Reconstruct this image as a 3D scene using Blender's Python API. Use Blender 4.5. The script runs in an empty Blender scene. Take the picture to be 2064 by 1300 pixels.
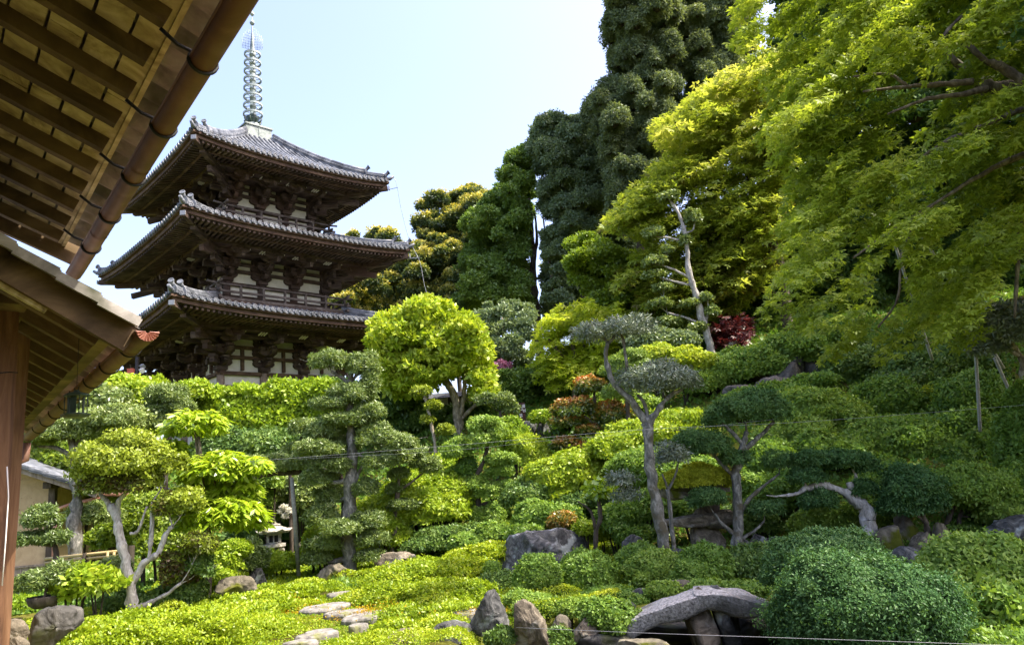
import bpy, math, random
import numpy as np
from mathutils import Vector, Matrix

# ------------------------------------------------------------------ camera, light, exposure
S = bpy.context.scene
F, PITCH, ROLL, CZ = 1480.0, math.radians(12.5), math.radians(-4.9), 1.7   # focal length in pixels of the 2064 px wide photo
cp, sp, cr, sr = math.cos(PITCH), math.sin(PITCH), math.cos(ROLL), math.sin(ROLL)
cam = bpy.data.cameras.new('camera'); cam_o = bpy.data.objects.new('camera', cam); S.collection.objects.link(cam_o)
cam.sensor_width = 36.0; cam.lens = F / 2064 * 36.0; cam.clip_start = 0.05; cam.clip_end = 2000
_D = Vector((0, sp, -cp)); _R = cr * Vector((1, 0, 0)) - sr * _D; _U = -(sr * Vector((1, 0, 0)) + cr * _D); _FW = Vector((0, cp, sp))
cam_o.matrix_world = Matrix(((_R.x, _U.x, -_FW.x, 0), (_R.y, _U.y, -_FW.y, 0), (_R.z, _U.z, -_FW.z, CZ), (0, 0, 0, 1)))
S.camera = cam_o
SUN_EL, SUN_AZ = math.radians(56), math.radians(97)      # azimuth from +Y towards +X
sdir = Vector((math.sin(SUN_AZ) * math.cos(SUN_EL), math.cos(SUN_AZ) * math.cos(SUN_EL), math.sin(SUN_EL)))
sun = bpy.data.lights.new('sun', 'SUN'); sun.energy = 2.8; sun.angle = math.radians(0.5); sun.color = (1.0, 0.93, 0.80)
sun_o = bpy.data.objects.new('sun', sun); S.collection.objects.link(sun_o); sun_o.rotation_euler = sdir.to_track_quat('Z', 'Y').to_euler()
W = bpy.data.worlds.new('World'); S.world = W; W.use_nodes = True
sky = W.node_tree.nodes.new('ShaderNodeTexSky'); sky.sky_type = 'NISHITA'; sky.sun_disc = False
sky.sun_elevation = SUN_EL; sky.sun_rotation = SUN_AZ; sky.air_density = 1.0; sky.dust_density = 4.5; sky.ozone_density = 2.6
bg = W.node_tree.nodes['Background']; bg.inputs[1].default_value = 0.15
tint = W.node_tree.nodes.new('ShaderNodeMix'); tint.data_type = 'RGBA'; tint.blend_type = 'MULTIPLY'; tint.inputs[0].default_value = 1; tint.inputs[7].default_value = (1.07, .96, 1.0, 1)
W.node_tree.links.new(sky.outputs[0], tint.inputs[6]); W.node_tree.links.new(tint.outputs[2], bg.inputs[0])
S.view_settings.view_transform = 'Standard'; S.view_settings.look = 'None'; S.view_settings.gamma = 1; S.view_settings.exposure = 1.9
S.cycles.max_bounces = 8; S.cycles.diffuse_bounces = 4; S.cycles.transmission_bounces = 4; S.cycles.glossy_bounces = 2

# ------------------------------------------------------------------ helpers
def ray(px, py):
    u, v = px - 1032, py - 650
    U = cr * u + sr * v; V = -sr * u + cr * v; z = -V / F
    return np.array([U / F, cp - z * sp, sp + z * cp])
def at(px, py, Y):
    d = ray(px, py); return np.array([0, 0, CZ]) + d * Y / d[1]
def sm(a, b, x):
    t = np.clip((x - a) / (b - a), 0, 1); return t * t * (3 - 2 * t)
def vnoise(P, seed=0):
    P = np.asarray(P, float) + seed * 17.31
    i = np.floor(P).astype(np.int64); f = P - i; f = f * f * (3 - 2 * f)
    def h(ix, iy, iz):
        n = (ix * 374761393 + iy * 668265263 + iz * 2147483647 * 3 + seed * 974711) & 0x7fffffff
        n = ((n ^ (n >> 13)) * 1274126177) & 0x7fffffff
        return ((n ^ (n >> 16)) & 0xffff) / 65535.0
    r = 0
    for dx in (0, 1):
        for dy in (0, 1):
            for dz in (0, 1):
                w = (f[..., 0] if dx else 1 - f[..., 0]) * (f[..., 1] if dy else 1 - f[..., 1]) * (f[..., 2] if dz else 1 - f[..., 2])
                r = r + w * h(i[..., 0] + dx, i[..., 1] + dy, i[..., 2] + dz)
    return r * 2 - 1
def fbm(P, seed=0, o=3):
    r, a = 0, 1.0
    for k in range(o):
        r = r + a * vnoise(P * 2 ** k, seed + k); a *= .5
    return r / 1.6
def ground(x, y):
    x = np.asarray(x, float); y = np.asarray(y, float)
    y0 = np.interp(x, [-14, -8, -2, 1, 3.7, 7, 9, 30], [22, 19.5, 17.2, 16.3, 14.2, 12.3, 12.0, 11])
    t = (y - y0)
    z = .45 * np.where(t > 3, t, np.log1p(np.exp(np.clip(t * 1.6, -30, 30))) / 1.6)
    cap = np.interp(x, [-5, 3, 12, 40], [4.2, 7.5, 15, 26])
    z = cap - np.log1p(np.exp(np.clip((cap - z) * 1.2, -30, 30))) / 1.2 + np.log1p(np.exp(-cap * 1.2)) / 1.2
    z = z + .06 * vnoise(np.stack([x * .7, y * .7, 0 * x], -1), 3) * sm(4, 8, y)
    pond = sm(-.9, -.3, x - .18 * (9.3 - y) * 0) * sm(9.95, 9.45, y) * sm(3.4, 2.4, x) * sm(3.0, 4.0, y)
    return z - .95 * pond
def G(x, y): return float(ground(x, y))

def new_obj(name, me, parent=None):
    o = bpy.data.objects.new(name, me); S.collection.objects.link(o)
    if parent is not None: o.parent = parent
    return o
def tag(o, label=None, cat=None, group=None, kind=None):
    if label: o['label'] = label
    if cat: o['category'] = cat
    if group: o['group'] = group
    if kind: o['kind'] = kind
    return o
def empty(name, loc=(0, 0, 0), rz=0, label=None, cat=None, group=None):
    o = bpy.data.objects.new(name, None); S.collection.objects.link(o)
    o.location = loc; o.rotation_euler = (0, 0, rz); o.empty_display_size = .2
    return tag(o, label, cat, group)
def raw_mesh(name, V, polys, mats, midx=None, smooth=None, v=None):
    """polys: list of int arrays (n,k)"""
    me = bpy.data.meshes.new(name)
    V = np.ascontiguousarray(V, dtype=np.float32)
    me.vertices.add(len(V)); me.vertices.foreach_set('co', V.ravel())
    polys = [np.asarray(p, dtype=np.int32) for p in polys if len(p)]
    nl = sum(p.size for p in polys); npoly = sum(len(p) for p in polys)
    me.loops.add(nl); me.polygons.add(npoly)
    me.loops.foreach_set('vertex_index', np.concatenate([p.ravel() for p in polys]))
    tot = np.concatenate([np.full(len(p), p.shape[1], np.int32) for p in polys])
    me.polygons.foreach_set('loop_start', (np.cumsum(tot) - tot).astype(np.int32))
    for m in mats: me.materials.append(m)
    if midx is not None: me.polygons.foreach_set('material_index', np.asarray(midx, np.int32))
    if smooth is not None:
        me.polygons.foreach_set('use_smooth', np.broadcast_to(np.asarray(smooth, bool), (npoly,)).copy())
    if v is not None:
        a = me.attributes.new('v', 'FLOAT', 'FACE'); a.data.foreach_set('value', np.asarray(v, np.float32))
    me.update(calc_edges=True)
    return me

class MB:
    """collects simple shapes into one mesh"""
    def __init__(s): s.V = []; s.Q = []; s.n = 0; s.sm = []
    def add(s, V, faces, smooth=False):
        V = np.asarray(V, float); s.V.append(V)
        for f in faces:
            s.Q.append(tuple(int(i) + s.n for i in f)); s.sm.append(smooth)
        s.n += len(V); return s
    def box(s, c, size, ax=None):
        c = np.asarray(c, float); h = np.asarray(size, float) / 2
        A = np.eye(3) if ax is None else np.asarray(ax, float)
        V = [c + A[0] * h[0] * i + A[1] * h[1] * j + A[2] * h[2] * k for k in (-1, 1) for j in (-1, 1) for i in (-1, 1)]
        return s.add(V, [(0, 2, 3, 1), (4, 5, 7, 6), (0, 1, 5, 4), (2, 6, 7, 3), (0, 4, 6, 2), (1, 3, 7, 5)])
    def beam(s, p, q, w, h, up=(0, 0, 1)):
        p = np.asarray(p, float); q = np.asarray(q, float); d = q - p; L = np.linalg.norm(d); d = d / L
        u = np.asarray(up, float); x = np.cross(d, u); x /= np.linalg.norm(x); u = np.cross(x, d)
        return s.box((p + q) / 2, (L, w, h), (d, x, u))
    def prism(s, poly, depth, o, ax, ay, az):
        """2-D outline in (ax, ay) extruded +-depth/2 along az"""
        o, ax, ay, az = (np.asarray(a, float) for a in (o, ax, ay, az)); n = len(poly)
        V = [o + ax * a + ay * b + az * depth * k for k in (-.5, .5) for a, b in poly]
        return s.add(V, [tuple(range(n))[::-1], tuple(range(n, 2 * n))] + [(i, (i + 1) % n, n + (i + 1) % n, n + i) for i in range(n)])
    def tube(s, pts, r, n=8, cap=True, smooth=True):
        pts = np.asarray(pts, float); m = len(pts); r = np.broadcast_to(np.asarray(r, float), (m,))
        T = np.gradient(pts, axis=0); T /= np.linalg.norm(T, axis=1)[:, None] + 1e-9
        ref = np.array([0, 0, 1.]) if abs(T[0][2]) < .9 else np.array([1., 0, 0])
        V = []
        x = np.cross(T[0], ref); x /= np.linalg.norm(x)
        for i in range(m):
            x = x - T[i] * np.dot(x, T[i]); x /= np.linalg.norm(x); y = np.cross(T[i], x)
            for k in range(n):
                a = 2 * math.pi * k / n; V.append(pts[i] + r[i] * (x * math.cos(a) + y * math.sin(a)))
        f = [(i * n + k, i * n + (k + 1) % n, (i + 1) * n + (k + 1) % n, (i + 1) * n + k) for i in range(m - 1) for k in range(n)]
        s.add(V, f, smooth)
        if cap:
            b = s.n - m * n
            s.Q.append(tuple(b + k for k in range(n))[::-1]); s.sm.append(False)
            s.Q.append(tuple(b + (m - 1) * n + k for k in range(n))); s.sm.append(False)
        return s
    def lathe(s, c, prof, n=16, ax=None, smooth=False, cap=True):
        c = np.asarray(c, float); A = np.eye(3) if ax is None else np.asarray(ax, float)
        V = [c + A[0] * r * math.cos(2 * math.pi * k / n) + A[1] * r * math.sin(2 * math.pi * k / n) + A[2] * z for r, z in prof for k in range(n)]
        m = len(prof)
        f = [(i * n + k, i * n + (k + 1) % n, (i + 1) * n + (k + 1) % n, (i + 1) * n + k) for i in range(m - 1) for k in range(n)]
        if cap: f += [tuple(range(n))[::-1], tuple((m - 1) * n + k for k in range(n))]
        return s.add(V, f, smooth)
    def grid(s, P, smooth=True, flip=False):
        P = np.asarray(P, float); a, b = P.shape[:2]
        f = [(i * b + j, (i + 1) * b + j, (i + 1) * b + j + 1, i * b + j + 1) for i in range(a - 1) for j in range(b - 1)]
        if flip: f = [q[::-1] for q in f]
        return s.add(P.reshape(-1, 3), f, smooth)
    def rot4(s):
        """repeat what is collected on all four sides (about local z)"""
        V = np.concatenate(s.V); Q = list(s.Q); S_ = list(s.sm); n = len(V)
        s.V = [V]; 
        for k in (1, 2, 3):
            c_, s_ = [(0, 1), (-1, 0), (0, -1)][k - 1]
            s.V.append(np.stack([V[:, 0] * c_ - V[:, 1] * s_, V[:, 0] * s_ + V[:, 1] * c_, V[:, 2]], 1))
            s.Q += [tuple(i + n * k for i in q) for q in Q]; s.sm += S_
        s.n = 4 * n; return s
    def build(s, name, mat, parent=None):
        V = np.concatenate(s.V); by = {}
        for q, k in zip(s.Q, s.sm): by.setdefault(len(q), []).append((q, k))
        polys = [np.array([q for q, _ in by[k]]) for k in by]; smo = [b for k in by for _, b in by[k]]
        return new_obj(name, raw_mesh(name, V, polys, [mat], smooth=smo), parent)

def spline(pts, k=5):
    pts = np.asarray(pts, float)
    if len(pts) < 3: return np.array([pts[0] + (pts[-1] - pts[0]) * t for t in np.linspace(0, 1, k + 1)])
    P = np.vstack([2 * pts[0] - pts[1], pts, 2 * pts[-1] - pts[-2]]); out = []
    for i in range(1, len(P) - 2):
        for t in np.linspace(0, 1, k, endpoint=False):
            a, b, c, d = P[i - 1:i + 3]
            out.append(.5 * (2 * b + (c - a) * t + (2 * a - 5 * b + 4 * c - d) * t * t + (3 * b - a - 3 * c + d) * t ** 3))
    out.append(P[-2]); return np.array(out)

# ------------------------------------------------------------------ materials
def nt(name):
    m = bpy.data.materials.new(name); m.use_nodes = True; t = m.node_tree; t.nodes.clear()
    out = t.nodes.new('ShaderNodeOutputMaterial'); return m, t, out
def ramp(t, cols, pos=None):
    r = t.nodes.new('ShaderNodeValToRGB'); e = r.color_ramp.elements
    pos = pos or [i / (len(cols) - 1) for i in range(len(cols))]
    while len(e) < len(cols): e.new(.5)
    for k, (c, p) in enumerate(zip(cols, pos)): e[k].position = p; e[k].color = (*c, 1)
    return r
def leafmat(name, cols, trans=.35, gloss=.05, rough=.4, tcol=(1.25, 1.2, .55), pos=None):
    m, t, out = nt(name); N = t.nodes.new; L = t.links.new
    a = N('ShaderNodeAttribute'); a.attribute_name = 'v'
    r = ramp(t, cols, pos); L(a.outputs['Fac'], r.inputs[0])
    d = N('ShaderNodeBsdfDiffuse'); L(r.outputs[0], d.inputs[0])
    mx = N('ShaderNodeMix'); mx.data_type = 'RGBA'; mx.blend_type = 'MULTIPLY'; mx.inputs[0].default_value = 1
    L(r.outputs[0], mx.inputs[6]); mx.inputs[7].default_value = (*tcol, 1)
    tr = N('ShaderNodeBsdfTranslucent'); L(mx.outputs[2], tr.inputs[0])
    m1 = N('ShaderNodeMixShader'); m1.inputs[0].default_value = trans; L(d.outputs[0], m1.inputs[1]); L(tr.outputs[0], m1.inputs[2])
    g = N('ShaderNodeBsdfGlossy'); g.inputs['Roughness'].default_value = rough; g.inputs[0].default_value = (.9, .95, .9, 1)
    m2 = N('ShaderNodeMixShader'); m2.inputs[0].default_value = gloss; L(m1.outputs[0], m2.inputs[1]); L(g.outputs[0], m2.inputs[2])
    L(m2.outputs[0], out.inputs[0]); return m
def solid(name, cols, scale=(3, 3, 3), rough=.7, detail=6, bump=.0, bscale=None, spec=.3, metal=0, contrast=(.3, .7), extra=None, coord='Object', dist=.6):
    """noise-mottled surface; scale may stretch the grain"""
    m, t, out = nt(name); N = t.nodes.new; L = t.links.new
    tc = N('ShaderNodeTexCoord'); mp = N('ShaderNodeMapping'); mp.inputs['Scale'].default_value = scale
    L(tc.outputs[coord], mp.inputs[0])
    nz = N('ShaderNodeTexNoise'); nz.inputs['Scale'].default_value = 1; nz.inputs['Detail'].default_value = detail; nz.inputs['Distortion'].default_value = dist
    nz.inputs['Roughness'].default_value = .62
    L(mp.outputs[0], nz.inputs['Vector'])
    r = ramp(t, cols, [contrast[0] + (contrast[1] - contrast[0]) * i / (len(cols) - 1) for i in range(len(cols))]); L(nz.outputs[0], r.inputs[0])
    p = N('ShaderNodeBsdfPrincipled'); p.inputs['Roughness'].default_value = rough; p.inputs['Metallic'].default_value = metal
    p.inputs['Specular IOR Level'].default_value = spec
    col = r.outputs[0]
    if extra:          # second, larger pattern: (colour, scale, lo, hi)
        n2 = N('ShaderNodeTexNoise'); n2.inputs['Scale'].default_value = extra[1]; n2.inputs['Detail'].default_value = 5
        L(tc.outputs[coord], n2.inputs['Vector'])
        r2 = ramp(t, [(0, 0, 0), (1, 1, 1)], [extra[2], extra[3]]); L(n2.outputs[0], r2.inputs[0])
        mx = N('ShaderNodeMix'); mx.data_type = 'RGBA'; L(r2.outputs[0], mx.inputs[0]); L(col, mx.inputs[6]); mx.inputs[7].default_value = (*extra[0], 1)
        col = mx.outputs[2]
    L(col, p.inputs['Base Color'])
    if bump:
        b = N('ShaderNodeBump'); b.inputs['Strength'].default_value = bump; b.inputs['Distance'].default_value = .02
        L(nz.outputs[0], b.inputs['Height']); L(b.outputs[0], p.inputs['Normal'])
    L(p.outputs[0], out.inputs[0]); return m
M = {}
M['YG'] = leafmat('leaf_yellow_green', [(0.119, 0.216, 0.013), (0.270, 0.389, 0.024), (0.454, 0.518, 0.054)], gloss=.02)
M['LG'] = leafmat('leaf_lime_low', [(.10, .18, .008), (.25, .355, .014), (.43, .475, .03)], gloss=.02)
M['AZ'] = leafmat('leaf_azalea_green', [(0.072, 0.163, 0.026), (0.169, 0.286, 0.047), (0.325, 0.448, 0.085)], gloss=.015)
M['DG'] = leafmat('leaf_dark_green', [(0.043, 0.094, 0.023), (0.094, 0.174, 0.036), (0.203, 0.290, 0.058)], trans=.25, gloss=.02)
M['JU'] = leafmat('leaf_blue_green_conifer', [(0.031, 0.088, 0.029), (0.075, 0.163, 0.049), (0.163, 0.267, 0.081)], trans=.25, gloss=.012)
M['PN'] = leafmat('leaf_grey_green_needle', [(.07, .12, .028), (.155, .225, .055), (.31, .37, .11)], trans=.3, gloss=.035)
M['CED'] = leafmat('leaf_cedar', [(0.066, 0.102, 0.048), (0.144, 0.192, 0.084), (0.252, 0.300, 0.132)], trans=.35, gloss=.02)
M['CYP'] = leafmat('leaf_cypress', [(0.062, 0.106, 0.053), (0.131, 0.194, 0.088), (0.237, 0.306, 0.150)], trans=.3, gloss=.03)
M['BAM'] = leafmat('leaf_fresh_cedar', [(0.069, 0.138, 0.028), (0.149, 0.247, 0.041), (0.265, 0.368, 0.069)], trans=.35, gloss=.03)
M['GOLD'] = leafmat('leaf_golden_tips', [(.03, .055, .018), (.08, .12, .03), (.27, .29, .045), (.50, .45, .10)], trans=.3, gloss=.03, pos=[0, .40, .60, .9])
M['MAP'] = leafmat('leaf_maple_green', [(.14, .20, .022), (.29, .37, .036), (.47, .51, .08)], trans=.5, gloss=.02, tcol=(1.15, 1.18, .6))
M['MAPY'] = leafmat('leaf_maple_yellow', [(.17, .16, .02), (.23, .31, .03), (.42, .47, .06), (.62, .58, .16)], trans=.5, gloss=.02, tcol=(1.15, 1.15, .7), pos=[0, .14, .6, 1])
M['MAPL'] = leafmat('leaf_maple_lemon', [(.20, .29, .016), (.38, .47, .03), (.56, .59, .07)], trans=.5, gloss=.02, tcol=(1.12, 1.15, .6))
M['MAPG'] = leafmat('leaf_maple_fresh', [(.085, .16, .012), (.18, .27, .022), (.31, .39, .045)], trans=.4, gloss=.03)
M['RED'] = leafmat('leaf_red_maple', [(.04, .01, .01), (.10, .02, .02), (.2, .042, .036)], trans=.35, tcol=(1.2, .7, .6))
M['PHO'] = leafmat('leaf_red_tips', [(.04, .08, .012), (.13, .18, .02), (.36, .25, .04), (.48, .13, .03)], trans=.3, pos=[0, .4, .65, 1])
M['PEA'] = leafmat('leaf_glossy_long', [(.15, .27, .01), (.29, .42, .015), (.46, .55, .05)], trans=.4, gloss=.08, rough=.3)
M['GRY'] = leafmat('leaf_olive_grey', [(0.063, 0.098, 0.057), (0.138, 0.178, 0.109), (0.276, 0.310, 0.207)], trans=.2, gloss=.07)
M['SNZ'] = leafmat('leaf_brown_green', [(.08, .045, .02), (.10, .12, .018), (.21, .28, .025), (.32, .38, .035)], trans=.3, gloss=.02, pos=[0, .25, .5, 1])
M['MOSS'] = leafmat('moss_olive', [(.17, .20, .016), (.32, .36, .028), (.48, .50, .06)], trans=.2, gloss=.0)
M['PINK'] = leafmat('petal_pink', [(.22, .09, .15), (.34, .14, .22), (.5, .3, .36)], trans=.3, tcol=(1, .8, .9))
M['WHITE'] = leafmat('petal_white', [(.7, .7, .6), (.8, .8, .72), (.82, .75, .7)], trans=.35, tcol=(1, 1, .9))
M['twig'] = solid('twig_brown', [(.02, .016, .01), (.05, .04, .025)], (6, 6, 6), .9)
M['bark'] = solid('bark_grey_brown', [(.035, .027, .018), (.11, .09, .062), (.24, .21, .155)], (9, 9, 3), .9, bump=.6)
M['barkp'] = solid('bark_pale', [(.08, .065, .042), (.24, .205, .145), (.46, .42, .33)], (14, 14, 6), .85, bump=.5)
M['barkw'] = solid('bark_whitish', [(.13, .12, .10), (.36, .34, .30), (.62, .60, .55)], (14, 14, 6), .85, bump=.5)
M['barkd'] = solid('bark_dark', [(.025, .02, .014), (.07, .055, .04), (.13, .11, .085)], (8, 8, 2), .9, bump=.6)
M['barkm'] = solid('bark_mottled_grey', [(.045, .047, .04), (.14, .14, .115), (.34, .33, .29)], (14, 14, 7), .85, bump=.5, extra=((.09, .08, .05), 5, .52, .62))
M['bamboo'] = solid('bamboo_tan', [(.30, .22, .08), (.50, .40, .18)], (3, 3, 30), .45)
M['bamboog'] = solid('bamboo_weathered', [(.20, .20, .16), (.34, .34, .28)], (3, 3, 20), .55)
M['rock'] = solid('rock_grey', [(.022, .023, .022), (.085, .087, .082), (.22, .22, .205)], (6, 6, 6), .9, bump=1.6, extra=((.30, .33, .31), 3.6, .58, .66), dist=1.4, spec=.15, detail=10)
M['rockb'] = solid('rock_brown', [(.045, .038, .028), (.14, .12, .086), (.29, .255, .19)], (6, 6, 6), .9, bump=1.6, extra=((.33, .32, .27), 3.6, .60, .70), dist=1.4, spec=.15, detail=10)
M['rockm'] = solid('rock_mossy', [(.05, .045, .032), (.14, .125, .09), (.28, .25, .19)], (4, 4, 4), .95, bump=1.0, extra=((.085, .095, .012), 2.6, .50, .60), dist=1.0, spec=.1)
M['granite'] = solid('granite_pale', [(.07, .07, .065), (.30, .30, .28), (.52, .52, .49)], (34, 34, 34), .85, bump=.7, detail=4, extra=((.10, .10, .085), 2.2, .50, .66), dist=.2, spec=.2)
M['rockd'] = solid('rock_dark_shade_damp', [(.02, .02, .018), (.06, .058, .05), (.12, .115, .10)], (5, 5, 5), .7, bump=1.0, extra=((.07, .08, .02), 2.0, .58, .7), dist=1.0, spec=.3)  # basin boulder's house shade put into a darker rock colour; also wet, cliff rocks
M['ORM'] = leafmat('moss_orange', [(.22, .16, .01), (.42, .26, .015), (.55, .36, .03)], trans=.2, gloss=0)
M['slab'] = solid('slab_stone', [(.09, .085, .075), (.2, .19, .165), (.32, .305, .27)], (9, 9, 9), .9, bump=.6, extra=((.14, .15, .03), 2.4, .56, .70), spec=.15)
M['lstone'] = solid('lantern_stone', [(.16, .15, .12), (.34, .32, .27), (.55, .52, .46)], (14, 14, 14), .9, bump=.6, extra=((.10, .10, .04), 3, .50, .64), spec=.15)
M['oldwood'] = solid('pagoda_wood', [(0.020, 0.014, 0.011), (0.061, 0.042, 0.031), (0.139, 0.101, 0.074)], (1.5, 1.5, 6), .8, bump=.3, extra=((.075, .04, .024), .6, .5, .75), spec=.2)
M['redwood'] = solid('pagoda_red_wood', [(0.035, 0.021, 0.015), (0.084, 0.050, 0.031), (0.149, 0.099, 0.063)], (2, 2, 6), .75, spec=.2)
M['palewood'] = solid('pagoda_pale_wood', [(.10, .075, .05), (.24, .18, .12), (.38, .31, .22)], (3, 3, 5), .85, spec=.2)
M['railwood'] = solid('railing_wood', [(.035, .028, .022), (.085, .07, .058), (.15, .13, .11)], (3, 3, 5), .8, spec=.2)
M['roban'] = solid('verdigris_plate', [(.12, .15, .13), (.24, .28, .25), (.34, .37, .33)], (3, 3, 3), .6)
M['plaster'] = solid('plaster_white', [(0.550, 0.525, 0.413), (0.700, 0.675, 0.550)], (2, 2, 2), .9, spec=.1)
M['plasterc'] = solid('plaster_ochre', [(.36, .27, .15), (.48, .37, .22)], (5, 5, 5), .95, spec=.1, extra=((.2, .15, .09), 9, .66, .74))
M['tile'] = solid('roof_tile_grey', [(.06, .068, .078), (.125, .137, .15), (.24, .255, .27)], (3, 3, 3), .48, detail=7, bump=.15, spec=.45, extra=((.04, .045, .05), 1.3, .52, .68))
M['tiledark'] = solid('roof_tile_underside', [(.05, .055, .06), (.12, .125, .13)], (4, 4, 4), .6)
M['tilew'] = solid('roof_tile_worn', [(.13, .12, .105), (.27, .255, .22), (.42, .40, .36)], (4, 4, 4), .7, bump=.3, spec=.3, extra=((.08, .085, .05), 2.5, .5, .66))
M['bronze'] = solid('bronze_verdigris', [(.10, .135, .135), (.24, .295, .285), (.45, .5, .47)], (5, 5, 5), .6, spec=.5)
M['bronzed'] = solid('bronze_dark_green', [(.012, .022, .016), (.035, .06, .042), (.07, .10, .075)], (9, 9, 9), .5, spec=.4)
M['copper'] = solid('copper_brown', [(.07, .034, .02), (.13, .062, .036), (.2, .105, .066)], (2.2, 2.2, 2.2), .6, metal=.05, spec=.3, extra=((.20, .14, .105), 2.0, .58, .78))
M['copperp'] = solid('copper_pink', [(.34, .15, .10), (.50, .27, .2)], (8, 8, 8), .5, spec=.4)
M['iron'] = solid('iron_dark', [(.008, .008, .007), (.02, .02, .018)], (9, 9, 9), .6)
M['eave'] = solid('eave_wood_yellow', [(.20, .15, .075), (.43, .355, .19), (.62, .54, .34)], (2.5, 2.5, 2.5), .7, bump=.2, spec=.2, dist=2.2)
M['eaved'] = solid('rafter_wood', [(.035, .023, .011), (.10, .066, .032), (.2, .14, .07)], (1, 1, 1), .7, bump=.2, spec=.2, dist=2.2)  # shade on the rafters' unlit sides is put into this darker tone
M['post'] = solid('post_wood_red', [(.07, .034, .017), (.15, .076, .037), (.25, .14, .073)], (14, 14, 1.2), .6, bump=.3, spec=.25)
M['weather'] = solid('weathered_board', [(.10, .085, .065), (.24, .20, .15), (.36, .32, .26)], (9, 9, 2), .85)
M['white'] = solid('white_paint', [(.72, .72, .70), (.8, .8, .78)], (4, 4, 4), .5)
M['grey'] = solid('grey_metal', [(.22, .23, .24), (.32, .33, .34)], (6, 6, 6), .45, metal=.3)
M['redbox'] = solid('red_paint', [(.42, .09, .05), (.52, .14, .09)], (6, 6, 6), .5)
M['signwood'] = solid('sign_brown', [(.035, .015, .01), (.07, .03, .02)], (6, 6, 2), .7)
M['soil'] = solid('ground_soil_moss', [(.05, .038, .015), (.10, .09, .02), (.17, .18, .02)], (1.3, 1.3, 1.3), .95, bump=.5, spec=.05, extra=((.11, .14, .02), .5, .42, .6), detail=9)
def water_mat():
    m, t, out = nt('pond_water'); p = t.nodes.new('ShaderNodeBsdfPrincipled'); p.inputs['Base Color'].default_value = (.008, .012, .008, 1)
    p.inputs['Roughness'].default_value = .06; p.inputs['Specular IOR Level'].default_value = .5
    nz = t.nodes.new('ShaderNodeTexNoise'); nz.inputs['Scale'].default_value = 6; b = t.nodes.new('ShaderNodeBump'); b.inputs['Strength'].default_value = .08; b.inputs['Distance'].default_value = .02
    t.links.new(nz.outputs[0], b.inputs['Height']); t.links.new(b.outputs[0], p.inputs['Normal']); t.links.new(p.outputs[0], out.inputs[0]); return m
M['water'] = water_mat()
# ------------------------------------------------------------------ foliage
CAMP = np.array([0, 0, CZ])
_seed = [100]
def rngs(): _seed[0] += 1; return np.random.default_rng(_seed[0])
def blob(c, r, n, L, asp=.5, lump=.2, freq=2.0, shell=.3, bottom=-.5, out=.45, up=0.0, tip=0.0, vrand=.45, hue=0., mode='leaf', cull=.5, droop=0., flat=1.0, tuft=1.0, knobs=22, kamp=.22, stray=.05):
    """leaves in the outer shell of a lumpy ellipsoid -> V (n,4,3), v (n,)"""
    g = rngs(); sd = _seed[0] % 97
    n = int(n * (1.0 + (1 - cull) * .6))
    d = g.normal(size=(int(n * 1.5) + 8, 3)); d /= np.linalg.norm(d, axis=1)[:, None]
    d = d[d[:, 2] > bottom]
    view = CAMP - c; view = view / np.linalg.norm(view)
    keep = (d @ view > -.15) | (g.random(len(d)) > cull); d = d[keep][:n]
    lum = 1 + lump * fbm(d * freq + sd, sd)
    rr = 1 - shell * g.random(len(d)) ** 1.3
    kd = g.normal(size=(knobs, 3)); kd /= np.linalg.norm(kd, axis=1)[:, None]
    dots = d @ kd.T; jb = dots.argmax(1); ang = np.arccos(np.clip(dots.max(1), -1, 1)); R_ = math.sqrt(4 * math.pi / knobs) * .72
    kb = np.sqrt(np.clip(1 - (ang / R_) ** 2, 0, 1)); lum = lum * (1 - kamp + kamp * 1.25 * kb * (.75 + .5 * g.random(knobs)[jb]))
    rr = np.where(g.random(len(d)) < stray, 1 + .14 * g.random(len(d)), rr)
    tw = np.asarray(c) + d * np.asarray(r)
    lum = lum + tuft * .045 / max(r) * fbm(tw * 5.5 / max(.6, L * 12), sd + 9, 2) * 1.6
    dd = d.copy(); dd[:, 2] = np.where(d[:, 2] < 0, d[:, 2] * flat, d[:, 2])
    P = c + dd * np.asarray(r) * (rr * lum)[:, None]
    nrm = d / np.asarray(r); nrm /= np.linalg.norm(nrm, axis=1)[:, None]; nrm = nrm + (d - kd[jb]) * 1.2; nrm /= np.linalg.norm(nrm, axis=1)[:, None]
    a = g.normal(size=d.shape)
    T = a - nrm * np.sum(a * nrm, 1)[:, None]; T /= np.linalg.norm(T, axis=1)[:, None]
    T = T + nrm * out * g.random(len(d))[:, None] * 2 + np.array([0, 0, up - droop])
    T /= np.linalg.norm(T, axis=1)[:, None]
    b = g.normal(size=d.shape) * .6 + nrm * 0
    B = np.cross(T, nrm + b); B /= np.linalg.norm(B, axis=1)[:, None] + 1e-9
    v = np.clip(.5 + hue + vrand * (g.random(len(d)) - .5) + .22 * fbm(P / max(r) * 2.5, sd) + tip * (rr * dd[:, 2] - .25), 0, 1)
    Ls = L * (.7 + .6 * g.random(len(d)))
    return quads(P, T, B, Ls, Ls * asp), v
def quads(P, T, B, L, Wd):
    L = np.asarray(L)[:, None]; Wd = np.asarray(Wd)[:, None]
    return np.stack([P, P + .5 * L * T - .5 * Wd * B, P + L * T, P + .5 * L * T + .5 * Wd * B], 1)
def star(P, T, B, L, v):
    q = [quads(P, T, B, L, L * .36)]
    for a in (-1.0, 1.0):
        T2 = T * math.cos(a) + B * math.sin(a); B2 = B * math.cos(a) - T * math.sin(a)
        q.append(quads(P, T2, B2, L * .85, L * .32))
    return np.concatenate(q), np.concatenate([v, v, v])
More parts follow.
